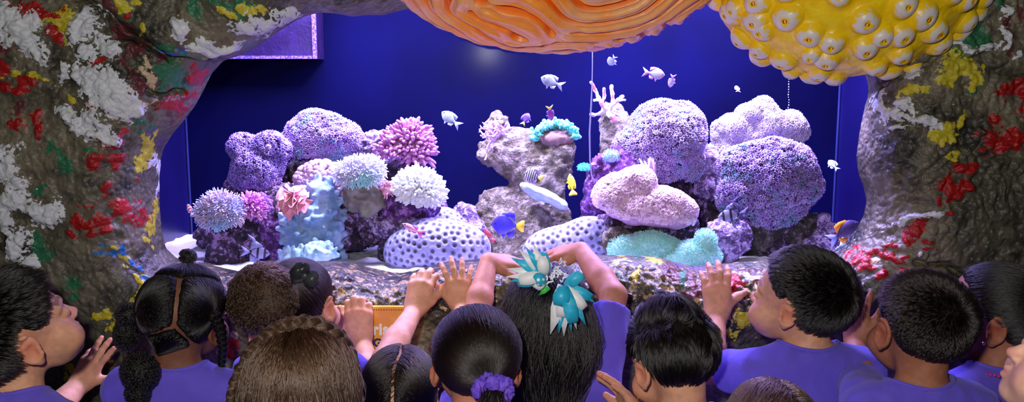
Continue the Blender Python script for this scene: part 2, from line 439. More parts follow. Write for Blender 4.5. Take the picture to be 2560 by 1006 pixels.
YELL = [(130,25,36,34),(165,40,30,24),(175,72,12,32),(12,200,14,12),(50,192,18,14),(88,200,22,12),(10,70,16,22),(150,12,40,16),(315,10,20,26),(330,25,16,10),(360,15,20,14),(190,240,14,12),(365,375,24,32),(350,400,22,20),(340,350,16,22),(372,340,14,14),(372,545,12,42,15),(380,510,12,26),(352,580,14,20),(362,610,8,16),(250,782,22,12),(262,768,12,18),(285,808,14,20),(300,800,18,14),(322,770,14,26),(335,742,26,14),(340,715,18,18),(325,690,14,20),(350,690,20,12),(300,650,18,14),(282,640,12,14),(262,612,18,10),(290,670,16,8),(330,870,14,10),(180,925,24,16),(280,905,20,14),(155,940,18,14),(610,20,26,16),(640,12,20,12),(370,70,10,12),(360,92,8,10),(520,126,20,9),(560,136,14,8),(570,30,14,10),
 (2400,180,50,34),(2380,205,40,24),(2440,170,20,26),(2430,205,20,20),(2285,222,30,18),(2310,230,20,16),(2365,300,26,26),(2380,320,24,26),(2350,330,24,20),(2345,350,14,18),(2372,378,26,14),(2385,365,18,10),(2400,290,14,18),(2250,240,12,8),(1650,662,26,16),(1555,655,18,8),(1530,690,14,10),(1570,640,24,7),(1600,700,12,10),(1830,820,30,18),(1850,800,20,20),(1815,850,20,14),(1880,790,20,14)]
GREEN = [(430,180,44,36),(455,205,30,30),(410,200,24,20),(400,165,26,18),(500,128,52,16),(540,140,30,14),(470,140,20,12),(600,98,34,16),(345,290,24,20),(360,310,16,16),(330,330,12,10),(165,420,26,22),(150,395,16,22),(130,380,24,20),(105,470,20,10),(100,612,24,26),(520,20,26,16),(560,12,30,12),(600,6,30,10),(590,30,24,12),(330,45,24,16),(240,370,24,14),(170,700,26,18),(180,730,16,20),(640,90,14,12),(425,105,26,14),(440,130,14,8),
 (2440,95,44,44),(2420,70,30,24),(2400,150,24,10),(2500,15,14,20),(2430,225,12,12),(1800,800,20,22),(1790,770,14,14),(1720,700,12,26),(1560,700,18,8),(1600,660,20,8),(1690,640,16,8),(1580,780,10,12),(1545,770,10,12),(650,100,10,10)]
BLUE = [(240,640,24,12),(258,630,14,14),(236,608,12,7),(278,618,8,18,15),(290,635,14,6),(310,652,16,10,-20),(338,660,16,12),(345,690,20,6),(360,700,14,8,-30),(355,722,14,6),(365,695,10,5),(318,778,12,8),(335,760,10,6),(330,640,8,6),(430,128,30,10),(470,112,24,10),(2100,610,16,10)]
MARO = [(340,190,22,30),(310,60,36,36,35),(350,120,40,22,40),(280,20,26,26),(420,140,20,14),(335,215,26,14),(395,240,22,14),(420,300,12,12),(320,150,16,30),(30,130,30,20),(18,110,20,20),(2520,60,16,26),(2530,130,26,18),(2545,100,16,14),(2560,40,12,30),(1715,690,60,26),(1680,680,30,14),(1760,720,40,20),(1740,740,36,12),(1790,680,26,12),(1880,680,50,8),(1860,690,26,6),(400,260,14,10),(60,270,30,16),(1090,870,18,26),(1075,850,10,14)]
PURP = [(1760,662,50,8),(1820,662,40,8),(1700,668,20,6),(360,330,20,18),(400,360,16,26),(470,100,24,14),(540,110,30,12),(385,480,6,40)]
CREAM = [(360,180,24,22),(375,150,12,18),(350,230,26,8),(395,232,24,8),(2180,655,18,8),(1880,690,40,14),(1900,700,26,10),(1850,695,14,8),(575,865,18,24),(600,830,10,16),(1600,650,40,8),(1560,668,26,6)]
PM = {k: blobs(v) for k, v in dict(w=WHITE, r=RED, y=YELL, g=GREEN, b=BLUE, m=MARO, p=PURP, c=CREAM).items()}
# relief: broad swells, knobs, fine lumps, creases, thick paint
crease = np.zeros(len(V))
for pl in ([(190,-10),(245,22),(310,75),(370,112),(435,145),(480,136),(550,132)], [(365,215),(395,226),(425,233),(455,225)], [(500,462),(560,470),(600,500)], [(2290,655),(2340,672),(2375,668),(2400,690)], [(2160,250),(2230,190),(2330,160),(2420,70)]):
    pl = np.array(pl, float); best = np.full(len(V), 1e9)
    X, Y = wpx + wob[:, 0] * .3, wpy + wob[:, 1] * .3
    for s0, s1 in zip(pl[:-1], pl[1:]):
        d = s1 - s0; t = np.clip(((X - s0[0]) * d[0] + (Y - s0[1]) * d[1]) / (d @ d), 0, 1)
        best = np.minimum(best, np.hypot(X - s0[0] - t * d[0], Y - s0[1] - t * d[1]))
    crease = np.maximum(crease, 1 - sstep(0, 13, best))
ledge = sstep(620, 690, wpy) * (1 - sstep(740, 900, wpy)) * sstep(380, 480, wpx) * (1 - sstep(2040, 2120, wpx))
right = sstep(1900, 2300, wpx)
Vw = V + .03 * np.stack([noise(V, 9, 31), noise(V, 9, 32), noise(V, 9, 33)], 1)
big = fbm(V, 2.6, 3, 2)
kn = 1 - 1.6 * cells(Vw * A(1, 1, 1.15), 20, 5) ** 1.5; kn2 = 1 - 1.7 * cells(Vw + .006 * np.stack([noise(V, 40, 34), noise(V, 40, 35), noise(V, 40, 36)], 1), 44, 8) ** 1.5; fin = fbm(V, 85, 12, 2)
overh = sstep(0, 26, np.minimum(((wpx - 200) * 145 - wpy * 235) / 276 + wob[:, 0] * .3, 142 - wpy + wob[:, 1] * .3)) * (1 - sstep(850, 1000, wpx))
disp = .045 * big * (1 - .7 * ledge) + (.008 + .005 * right) * kn * (.6 + .5 * noise(V, 5, 41)) + (.0048 + .0065 * right) * kn2 * (.65 + .5 * noise(V, 6, 40)) + .0022 * fin
disp += .012 * sstep(.3, .75, PM['w']) * (1 + .6 * kn2) + .007 * sstep(.3, .75, PM['r']) + .005 * sstep(.3, .75, PM['y']) - .035 * crease + .03 * overh
disp += ledge * .006 * billow(Vw, 55, 51)
disp *= edge
step = np.where(vv < 4, 0, 1)
Vd = V + wn * disp[:, None]
m = NT('painted_rockwork')
co = m.co()
n1, n2, n3 = m.noise(5.5, 4, .6, co), m.noise(24, 4, .6, co), m.noise(95, 3, .55, co)
base = m.mix(m.ramp(m.math('ADD', m.math('MULTIPLY', n1, .6), m.math('MULTIPLY', n2, .4)), .36, .64), srgb(36, 35, 30), srgb(122, 114, 94))
base = m.mix(m.ramp(m.noise(3.1, 3, .6, co), .5, .68), base, srgb(82, 80, 64))
base = m.mix(m.math('MULTIPLY', m.attr('ledge', 'Fac'), .78), base, m.mix(m.ramp(n2, .4, .6), srgb(44, 42, 36), srgb(96, 90, 66)))  # the ledge's own dark tone, also deepened to offset tank lamp spill
ns = m.noise(48, 3, .6, co)
base = m.mix(m.ramp(m.math('ADD', m.math('MULTIPLY', m.attr('ledge', 'Fac'), .16), ns), .71, .76), base, srgb(172, 146, 92))
base = m.mix(m.ramp(m.math('ADD', m.math('MULTIPLY', m.attr('ledge', 'Fac'), .11), m.noise(60, 2, .5, co)), .73, .78), base, srgb(204, 178, 132))
jit = m.math('ADD', m.math('MULTIPLY', m.math('SUBTRACT', n2, .5), 1.25), m.math('MULTIPLY', m.math('SUBTRACT', n3, .5), .95))
sepA = m.n.new('ShaderNodeSeparateColor'); m.set(sepA.inputs[0], m.attr('paint_a'))
sepB = m.n.new('ShaderNodeSeparateColor'); m.set(sepB.inputs[0], m.attr('paint_b'))
sepC = m.n.new('ShaderNodeSeparateColor'); m.set(sepC.inputs[0], m.attr('paint_c'))
def coat(prev, chan, col, lo=.43, hi=.52, a=1.):
    f = m.ramp(m.math('ADD', chan, jit), lo, hi)
    return m.mix(m.math('MULTIPLY', f, a), prev, col)
c = coat(base, sepC.outputs[1], srgb(196, 172, 138))
c = coat(c, sepB.outputs[2], srgb(92, 34, 42), .42, .6, .9)
c = coat(c, sepC.outputs[0], srgb(92, 62, 120), .42, .6, .8)
c = coat(c, sepB.outputs[0], m.mix(n3, srgb(24, 92, 58), srgb(46, 120, 84)), .43, .56, .92)
c = coat(c, sepA.outputs[2], m.mix(n3, srgb(170, 158, 40), srgb(206, 190, 46)), .45, .53)
c = coat(c, sepB.outputs[1], srgb(34, 100, 170))
c = coat(c, sepA.outputs[1], m.mix(n2, srgb(128, 14, 16), srgb(178, 28, 26)), .44, .52)
c = coat(c, sepA.outputs[0], m.mix(n2, srgb(188, 192, 198), srgb(226, 228, 232)), .44, .50)
m.base(c); m.p(Roughness=.46); m.b.inputs['Specular IOR Level'].default_value = .38
vo = m.n.new('ShaderNodeTexVoronoi'); vo.feature = 'SMOOTH_F1'; vo.inputs['Scale'].default_value = 70; vo.inputs['Smoothness'].default_value = .4
wv = m.n.new('ShaderNodeMix'); wv.data_type = 'VECTOR'; wv.inputs[0].default_value = .02; m.t.links.new(co, wv.inputs[4]); m.t.links.new(m.noise(20, 3, .6, co, 'Color'), wv.inputs[5]); m.t.links.new(wv.outputs[1], vo.inputs['Vector'])
m.bump(m.math('SUBTRACT', m.math('ADD', m.math('MULTIPLY', n2, .5), m.math('MULTIPLY', n3, .45)), m.math('MULTIPLY', vo.outputs['Distance'], .75)), .6, .011)
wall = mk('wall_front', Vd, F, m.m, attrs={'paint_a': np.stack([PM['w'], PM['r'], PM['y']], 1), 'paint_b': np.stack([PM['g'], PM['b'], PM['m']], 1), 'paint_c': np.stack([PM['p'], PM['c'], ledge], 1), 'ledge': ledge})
tag(wall, kind='structure')
# ================================================================== brain coral sculpture over the opening
def labyrinth(n=256, k0=20, it=260, seed=3, aniso=.0):
    rng = np.random.default_rng(seed); u = .1 * rng.normal(size=(n, 2 * n))
    kx = np.fft.fftfreq(2 * n) * 2 * n; ky = np.fft.fftfreq(n) * n
    K = np.hypot(kx[None] / 2, ky[:, None] * (1 + aniso)) / k0
    Lk = .35 - (1 - K * K) ** 2
    for _ in range(it):
        u = np.real(np.fft.ifft2((np.fft.fft2(u) + .5 * np.fft.fft2(-u ** 3)) / (1 - .5 * Lk)))
    return u / np.abs(u).max()
SC = MPP(1390, 60, 2.05)
bc = P(1390, -178, 2.2); br = A(480 * SC, .30, 300 * SC)
# front/bottom half of the ellipsoid as a dense (azimuth, polar) patch
nu, nv = 620, 380
u = np.linspace(-PI, PI, nu); v = np.linspace(.0004, PI / 2 + .25, nv)
UU, VV = np.meshgrid(u, v, indexing='xy')
D = np.stack([np.sin(VV) * np.cos(UU), -np.cos(VV) + 0 * UU, np.sin(VV) * np.sin(UU)], -1)
Rt = rot('x', 38)
D = D @ Rt.T
pt = D * br
lab = labyrinth(300, 17, 300, 5)
# sample the pattern in the direction sphere's flattened disc
rad = VV / (PI / 2) * 140
sx = (300 + rad * np.cos(UU) * 1.25 + 9 * noise(pt, 7, 44)) % 599; sy = (150 + rad * np.sin(UU) + 9 * noise(pt, 7, 45)) % 299
x0, y0 = np.floor(sx).astype(int), np.floor(sy).astype(int); fx, fy = sx - x0, sy - y0
g = lambda a, b: lab[b % 300, a % 600]
L_ = (g(x0, y0) * (1 - fx) + g(x0 + 1, y0) * fx) * (1 - fy) + (g(x0, y0 + 1) * (1 - fx) + g(x0 + 1, y0 + 1) * fx) * fy
h = np.sign(L_) * np.abs(L_) ** .6
h = sstep(-.80, -.32, L_) * (.80 + .2 * np.abs(L_)) + .10 * sstep(.35, .7, L_) + .10 * fbm(pt, 14, 6, 2)
nn = nrm(D / br)
bV = (bc + pt + nn * (.034 * h + .003 * fbm(pt, 30, 2, 2) - .01)[..., None]).reshape(-1, 3)
i, j = np.meshgrid(np.arange(nv - 1), np.arange(nu - 1), indexing='ij'); a = i * nu + j
bF = np.stack([a, a + nu, a + nu + 1, a + 1], -1).reshape(-1, 4)
if (vnormals(bV, bF) * nn.reshape(-1, 3)).sum() < 0: bF = bF[:, ::-1]
m = NT('orange_painted_coral')
n1 = m.noise(30, 3)
m.base(m.mix(m.ramp(m.math('ADD', m.attr('ridge', 'Fac'), m.math('MULTIPLY', n1, .5)), .55, 1.25), srgb(240, 108, 18), m.mix(m.ramp(m.noise(7, 2), .42, .6), srgb(252, 158, 58), srgb(246, 178, 112))))  # highlights painted as pale patches on the ridges; grooves painted darker
m.p(Roughness=.38); m.bump(m.noise(50, 4), .35, .006)
brain = thing('brain_coral_sculpture', 'orange grooved brain coral sculpture bulging down over the top of the tank window', 'sculpture', (bc[0], 2.2, bc[2] - br[2]))
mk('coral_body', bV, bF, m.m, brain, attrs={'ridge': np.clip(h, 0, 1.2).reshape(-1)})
# ================================================================== star coral sculpture
SC = MPP(2115, 60, 2.08)
yc = P(2115, -58, 2.22); yr = A(350 * SC, .26, 262 * SC)
iv, if_ = ico(7)
yd = iv @ rot('y', -4).T
yp = yd * yr
yn = nrm(yd / yr)
# polyp sites: relaxed spread over the facing side
rng = np.random.default_rng(11)
n = 196; k = np.arange(n) + .5
ph = np.arccos(1 - 2 * k / n); th = PI * (1 + 5 ** .5) * k
S = np.stack([np.cos(th) * np.sin(ph), np.sin(th) * np.sin(ph), np.cos(ph)], 1); S = nrm(S + .05 * rng.normal(size=S.shape))
S = S @ rot('y', -4).T
S = S[(S[:, 1] < .18) & (S[:, 2] < .62)]
dmin = np.full(len(yd), 9.)
for s_ in S: dmin = np.minimum(dmin, np.linalg.norm((yd - s_) * yr, axis=1))
swell = .010 * (1 - sstep(.02, .042, dmin))
keep = np.all(yd[if_][:, :, 1] < .5, axis=1)
yV = yc + yp + yn * (swell + .0025 * fbm(yp, 26, 5, 2))[:, None]
m = NT('yellow_painted_coral'); n1 = m.noise(34, 3)
m.base(m.mix(m.ramp(n1, .4, .62), srgb(246, 200, 6), srgb(252, 218, 24))); m.p(Roughness=.35); m.bump(n1, .4, .01); yellow = m.m
star = thing('star_coral_sculpture', 'yellow star coral sculpture covered in round polyps above the right of the tank window', 'sculpture', (yc[0], 2.2, yc[2] - yr[2]))
mk('coral_body', yV, if_[keep], yellow, star)
m = NT('polyp_paint'); tcn = m.attr('pr', 'Fac')
jn = m.math('ADD', tcn, m.math('MULTIPLY', m.math('SUBTRACT', m.noise(75, 3), .5), .9))
ring = m.math('MULTIPLY', m.ramp(jn, .22, .34), m.math('SUBTRACT', 1., m.ramp(jn, .62, .82)))
m.base(m.mix(ring, srgb(248, 206, 20), srgb(226, 218, 212))); m.p(Roughness=.38); m.bump(m.noise(90, 3), .3, .004); polyp_m = m.m
mouth_m = mat('red_mouth_paint', srgb(190, 40, 18), srgb(140, 20, 12), scale=80, rough=.4)
nr, na = 12, 26
for s_ in S:
    c0 = s_ * yr; nn_ = nrm(s_ / yr); U = nrm(np.cross(nn_, A(.1, .2, 1))); W = np.cross(nn_, U)
    R_ = .036 * (.84 + .24 * rng.random()) * (.9 if s_[2] < -.75 else 1); ex = 1 + .18 * rng.random(); a0 = rng.random() * 6
    V_, pr_ = [], []
    for ri in range(nr):
        t = ri / (nr - 1)
        hgt = .021 * (1 - t ** 3.2) ** 1.0 - .006 * (1 - sstep(0, .32, t)) - .004 * t
        for ai in range(na):
            aa = 2 * PI * ai / na
            rr = R_ * t * (1 + (ex - 1) * math.cos(aa - a0) ** 2) * (1 + .04 * math.sin(3 * aa + a0))
            V_.append(U * math.cos(aa) * rr + W * math.sin(aa) * rr + nn_ * hgt); pr_.append(t)
    V_ = np.array(V_)
    loc = yc + c0 + nn_ * .006
    # bend onto the ellipsoid's curvature
    rr2 = (V_ ** 2).sum(1) - (V_ @ nn_) ** 2
    V_ = V_ + loc - nn_ * (rr2 * .9)[:, None]
    ii, jj = np.meshgrid(np.arange(nr - 1), np.arange(na), indexing='ij'); a = ii * na + jj; b = ii * na + (jj + 1) % na
    F_ = np.stack([a, a + na, b + na, b], -1).reshape(-1, 4)
    if (vnormals(V_, F_) @ nn_).sum() < 0: F_ = F_[:, ::-1]
    po = mk('polyp', V_, F_, polyp_m, star, attrs={'pr': np.array(pr_)})
    TV, TF = torus(.0046, .0018, 12, 6); TV = TV * A(1.0, 1.5, 1)
    mk('mouth', TV[:, :1] * U + TV[:, 1:2] * W + TV[:, 2:] * nn_ + loc + nn_ * .0155, TF, mouth_m, po)
# ================================================================== sign
sg_y = 2.035
p0, p1 = P(618, 768, sg_y), P(1022, 893, sg_y - .004)
sign = thing('information_sign', 'orange bilingual sign board about the glass, fixed to the rock below the window', 'sign', ((p0[0] + p1[0]) / 2, sg_y, p1[2]))
V, F = box((p0[0], sg_y, p1[2]), (p1[0], sg_y + .014, p0[2]))
m = NT('orange_sign'); m.base(m.mix(m.ramp(m.noise(9, 3), .42, .6), srgb(244, 160, 40), srgb(252, 190, 92))); m.p(Roughness=.3)
mk('board', V, F, m.m, sign, smooth=False)
white = mat('white_print', srgb(250, 248, 244), rough=.4); navy = mat('navy_print', srgb(66, 52, 112), rough=.4); brown = mat('brown_print', srgb(120, 72, 20), rough=.5)
def text(name, s, px, py, cap, m_, bold, par, y, shear=0, align='LEFT', sp=1.0, sx=1.0):
    cu = bpy.data.curves.new(name, 'FONT'); cu.body = s; cu.size = cap * MPP(px, py, y) / .70; cu.extrude = .0008; cu.offset = bold; cu.shear = shear; cu.align_x = align; cu.space_character = sp
    cu.materials.append(m_); o = bpy.data.objects.new(name, cu); COL.objects.link(o); me = bpy.data.meshes.new_from_object(o.evaluated_get(bpy.context.evaluated_depsgraph_get())); bpy.data.objects.remove(o)
    o = link(bpy.data.objects.new(name, me), par, P(px, py, y)); o.rotation_euler = (PI / 2, 0, 0); o.scale = (sx, 1, 1); return o
text('lettering', 'el', 868, 837, 29, white, .0018, sign, sg_y - .001, sp=1.1)
text('lettering', 'Cristal', 905, 837, 29, white, .0018, sign, sg_y - .001, sp=1.1, sx=.86)
text('lettering', 'Touch the', 800, 867, 20, navy, .0012, sign, sg_y - .001)
text('lettering', 'Glass', 933, 867, 20, navy, .0012, sign, sg_y - .001)
parts = []
cy_, cf_ = tube(np.array([[0, 0, 0], [0, -.0015, 0]]), .0014, 8)
xs = np.arange(p0[0] + .012, p1[0] - .008, .0062)
for z in (p0[2] - .0075, p1[2] + .0075):
    for x in xs: parts.append((cy_ + A(x, sg_y, z), cf_))
for x in (p0[0] + .008, p1[0] - .008):
    for z in np.arange(p1[2] + .012, p0[2] - .01, .0062): parts.append((cy_ + A(x, sg_y, z), cf_))
V, F = merge(parts); mk('dotted_border', V, F, brown, sign)
grn = mat('green_print', srgb(20, 130, 70), rough=.4)
a_, b_ = P(632, 822, sg_y), P(646, 838, sg_y)
V = np.array([[a_[0], sg_y - .001, b_[2]], [b_[0], sg_y - .001, b_[2]], [b_[0], sg_y - .001, a_[2]], [a_[0], sg_y, b_[2]], [b_[0], sg_y, b_[2]], [b_[0], sg_y, a_[2]]])
mk('corner_triangle', V, np.array([[0, 1, 2], [3, 5, 4], [0, 3, 4], [0, 4, 1], [1, 4, 5], [1, 5, 2], [2, 5, 3], [2, 3, 0]]), grn, sign, smooth=False)
# ================================================================== tank shell
BX, BY, FYT = 1.155, 2.98, 2.315       # half width, back, front of the water
SZ = .913                              # sand level
m = NT('tank_backdrop'); m.base(m.mix(m.ramp(m.noise(1.7, 3), .3, .7), (.0006, .0006, .014), (.0012, .0013, .032))); m.p(Roughness=.7); m.b.inputs['Specular IOR Level'].default_value = .04
V, F = box((-BX - .02, BY, .7), (BX + .02, BY + .02, 2.0)); tag(mk('wall_tank_back', V, F, m.m, smooth=False), kind='structure')
m = NT('tank_side'); m.base(m.mix(m.ramp(m.noise(2.5, 3), .3, .7), (.003, .0022, .034), (.006, .003, .054))); m.p(Roughness=.3)
for s_, nm in ((-1, 'left'), (1, 'right')):
    V, F = box((min(s_ * BX, s_ * (BX + .02)), FYT + .002, .7), (max(s_ * BX, s_ * (BX + .02)), BY, 2.0)); tag(mk('wall_tank_' + nm, V, F, m.m, smooth=False), kind='structure')
seam = mat('silicone_seam', (.012, .016, .09), rough=.3)
for k, s_ in enumerate((-1, 1)):
    V, F = tube(np.array([[s_ * (BX - .004), BY - .006, z] for z in np.linspace(SZ - .1, 1.98, 8)]), .0045, 8); tag(mk('trim_%d' % (k + 1), V, F, seam), kind='structure')
# glass pane
g = NT('tank_glass'); n = g.n
tr = n.new('ShaderNodeBsdfTransparent'); gl = n.new('ShaderNodeBsdfGlossy'); gl.inputs['Roughness'].default_value = .13
fr = n.new('ShaderNodeFresnel'); fr.inputs[0].default_value = 1.04; mx = n.new('ShaderNodeMixShader')
g.t.links.new(fr.outputs[0], mx.inputs[0]); g.t.links.new(tr.outputs[0], mx.inputs[1]); g.t.links.new(gl.outputs[0], mx.inputs[2]); g.t.links.new(mx.outputs[0], g.out.inputs[0])
tr.inputs[0].default_value = (.97, .98, 1, 1)
V, F = box((-1.2, 2.302, .7), (1.2, 2.314, 2.0)); tag(mk('window_1', V, F, g.m, smooth=False), kind='structure')
# sand bed
nx, ny = 260, 90
X, Y = np.meshgrid(np.linspace(-BX, BX, nx), np.linspace(FYT + .001, BY, ny), indexing='ij')
Q = np.stack([X, Y, 0 * X], -1)
Z = SZ + .012 * fbm(Q, 5, 90, 3) + .004 * noise(Q, 40, 91)
V = np.stack([X, Y, Z], -1).reshape(-1, 3)
i, j = np.meshgrid(np.arange(nx - 1), np.arange(ny - 1), indexing='ij'); a = i * ny + j
F = np.stack([a, a + ny, a + ny + 1, a + 1], -1).reshape(-1, 4)
m = NT('white_sand'); m.base(m.mix(m.ramp(m.noise(300, 2), .35, .65), (.66, .64, .72), (.84, .82, .88))); m.p(Roughness=.85); m.bump(m.noise(350, 2), .6, .004)
tag(mk('floor_tank_sand', V, F, m.m), kind='structure')
# overflow box in the corner
pa, pb = P(560, -60, 2.86), P(792, 147, 2.86)
ov = thing('overflow_box', 'violet overflow box hanging at the top left inside the tank', 'overflow box', ((pa[0] + pb[0]) / 2, 2.9, pb[2]))
V, F = box((pa[0] - .1, 2.87, pb[2]), (pb[0], 2.972, pa[2] + .2))
mk('box_body', V, F, mat('violet_acrylic', (.012, .0045, .034), (.018, .007, .05), scale=25, rough=.35, bump=.4, bscale=120), ov, smooth=False)
V, F = box((pb[0] - .014, 2.862, pb[2]), (pb[0], 2.8695, pa[2] + .2)); V2, F2 = box((pa[0] - .1, 2.862, pb[2]), (pb[0] - .0145, 2.8695, pb[2] + .010))
V, F = merge([(V, F), (V2, F2)]); mk('edge_strip', V, F, mat('pale_acrylic', (.05, .035, .2), (.22, .12, .5), scale=160, rough=.3, lo=.45, hi=.55), ov, smooth=False)
# ================================================================== reef materials
def coralmat(name, c1, c2, c3=None, scale=60, rough=.6, bump=.3, bscale=200):
    return mat(name, c1, c2, c3, scale=scale, rough=rough, bump=bump, bscale=bscale, bd=.003, spec=.3)
def rockmat(name, c1, c2, c3, scale=26, cover=.54, **kw):
    m_ = NT(name); co_ = m_.co(); a_ = m_.noise(scale, 4, .6, co_); b_ = m_.noise(scale * 2.6, 4, .65, co_)
    v_ = m_.mix(m_.ramp(a_, .4, .62), c1, c2)
    v_ = m_.mix(m_.ramp(m_.math('ADD', m_.math('MULTIPLY', b_, .6), m_.math('MULTIPLY', a_, .4)), cover - .015, cover + .05), v_, c3)
    m_.base(v_); m_.p(Roughness=.7); m_.b.inputs['Specular IOR Level'].default_value = .25
    vo_ = m_.n.new('ShaderNodeTexVoronoi'); vo_.inputs['Scale'].default_value = 120; m_.t.links.new(co_, vo_.inputs['Vector'])
    m_.bump(m_.math('SUBTRACT', m_.math('ADD', b_, m_.noise(150, 3, .6, co_)), m_.math('MULTIPLY', vo_.outputs['Distance'], .5)), .9, .008); return m_.m
rock_dark = rockmat('dark_live_rock', (.025, .015, .03), (.075, .045, .09), (.34, .20, .44), cover=.53)
rock_lav = rockmat('lavender_live_rock', (.09, .05, .14), (.20, .13, .28), (.46, .34, .60), scale=30, cover=.49)
rock_tan = rockmat('tan_live_rock', (.12, .09, .075), (.22, .17, .15), (.34, .28, .27), scale=20, cover=.52)
rock_grey = rockmat('grey_live_rock', (.04, .032, .03), (.10, .08, .085), (.20, .16, .18), scale=30)
rock_purple = rockmat('purple_crusted_rock', (.06, .02, .09), (.18, .05, .28), (.40, .20, .56), scale=28, cover=.53)
def lumpy(V, F, a=.012, f=16, seed=0, b=.004, f2=48):
    n = vnormals(V, F)
    w_ = V + .02 * np.stack([noise(V, 14, seed + 31), noise(V, 14, seed + 32), noise(V, 14, seed + 33)], 1)
    return V + n * (a * fbm(w_, f, seed, 3) + b * billow(w_, f2, seed + 5) + .25 * b * noise(V, f2 * 2.3, seed + 7))[:, None]
def pellipsoids(bl, Y, dy=.8):
    """[(px,py,rx,ry[,dY])] -> [(centre, radii)]"""
    r = []
    for q in bl:
        yy = Y + (q[4] if len(q) > 4 else 0); s_ = MPP(q[0], q[1], yy)
        r.append((P(q[0], q[1], yy), A(q[2] * s_, max(.02, min(q[2], q[3] * 1.2) * s_ * dy), q[3] * s_)))
    return r
def rock(label, bl, Y, m_, h=.0065, k=.03, a=.014, f=16, seed=0, group=None, down=None, b=.008):
    s_ = Sdf()
    for c, r in pellipsoids(bl, Y): s_.ell(c, r, k)
    if down:      # a foot that carries it to the sand
        for (px, py, yy, r0, r1) in down:
            t = P(px, py, yy); s_.cone(t, (t[0], yy, SZ - .01), r0, r1, .03)
    V, F = s_.mesh(h, 1); V = lumpy(V, F, a, f, seed, b)
    V[:, 2] = np.maximum(V[:, 2], SZ - .008)
    return tag(mk('reef_rock', V, F, m_), label, 'rock', group or 'live rocks of the reef')
def surf(ells, n, rng, front=True, ymax=.55, zmin=-.75, amp=.0, f=12, seed=0, buried=.97):
    """points and normals spread over a union of ellipsoids"""
    w_ = np.array([r[0] * r[2] for _, r in ells]); w_ = w_ / w_.sum(); PP, NN = [], []
    for (c, r), q in zip(ells, w_):
        k = int(n * q); i = np.arange(k) + .5
        ph = np.arccos(1 - 2 * i / k); th = PI * (1 + 5 ** .5) * i
        d = np.stack([np.cos(th) * np.sin(ph), np.sin(th) * np.sin(ph), np.cos(ph)], 1); d = nrm(d + .04 * rng.normal(size=d.shape))
        d = d[(d[:, 1] < ymax) & (d[:, 2] > zmin)]
        p = c + d * r; nn_ = nrm(d / r)
        if amp: p = p + nn_ * (amp * fbm(p, f, seed, 2))[:, None]
        PP.append(p); NN.append(nn_)
    PP, NN = np.concatenate(PP), np.concatenate(NN); ok = np.ones(len(PP), bool)
    for c, r in ells: ok &= (((PP - c) / r) ** 2).sum(1) > buried ** 2
    return PP[ok], NN[ok]
def tufted(label, bl, Y, n, tpl, size, core_m, m_, seed=0, amp=.018, f=15, kind='polyps', zmin=-.7, tilt=.3, cat='coral', name='soft_coral', shrink=.93, group=None, dy=.8, extra=None, lenvar=None):
    rng = np.random.default_rng(seed); el = pellipsoids(bl, Y, dy)
    s_ = Sdf()
    for c, r in el: s_.ell(c, r * shrink, .010)
    V, F = s_.mesh(.009, 1); V = V + vnormals(V, F) * (amp * fbm(V, f, seed, 2))[:, None]
    c0 = np.mean([c for c, _ in el], 0); base = A(c0[0], c0[1], V[:, 2].min())
    t = thing(name, label, cat, base, group or 'soft corals of the reef')
    mk('coral_base', V, F, core_m, t)
    if extra:
        s2 = Sdf()
        for (px, py, yy, r0, r1) in extra:
            q = P(px, py, yy + .012); s2.cone(q, (q[0], yy + .012, SZ - .01), r0 * .8, r1 * .9, .03)
        V2, F2 = s2.mesh(.009, 1); V2 = lumpy(V2, F2, .014, 18, seed, .006); V2[:, 2] = np.maximum(V2[:, 2], SZ - .008); mk('stalk', V2, F2, rock_dark, t)
    pp, nn_ = msurf(V, F, n, rng, zmin)
    zs = None if lenvar is None else lenvar[0] + lenvar[1] * rng.random(len(pp))
    TV, TF = scatter(pp, nn_, tpl, size, rng, tilt, zs)
    o = mk(kind, TV, TF, m_, t, attrs={'rnd': np.repeat(rng.random(len(pp)), len(tpl[0]))}); o['kind'] = 'stuff'
    return t
def msurf(V, F, n, rng, zmin=-.7, ymax=.6):
    Q = V[F]; ar = np.linalg.norm(np.cross(Q[:, 2] - Q[:, 0], Q[:, 3] - Q[:, 1]), axis=1); cu = np.cumsum(ar); cu /= cu[-1]
    i_ = np.searchsorted(cu, (np.arange(n) + rng.random(n)) / n).clip(0, len(F) - 1); u, v = rng.random((2, n, 1))
    q = Q[i_]; p = (q[:, 0] * (1 - u) + q[:, 1] * u) * (1 - v) + (q[:, 3] * (1 - u) + q[:, 2] * u) * v
    nv_ = vnormals(V, F)[F[i_]].mean(1); ok = (nv_[:, 2] > zmin) & (nv_[:, 1] < ymax)
    return p[ok], nrm(nv_[ok])
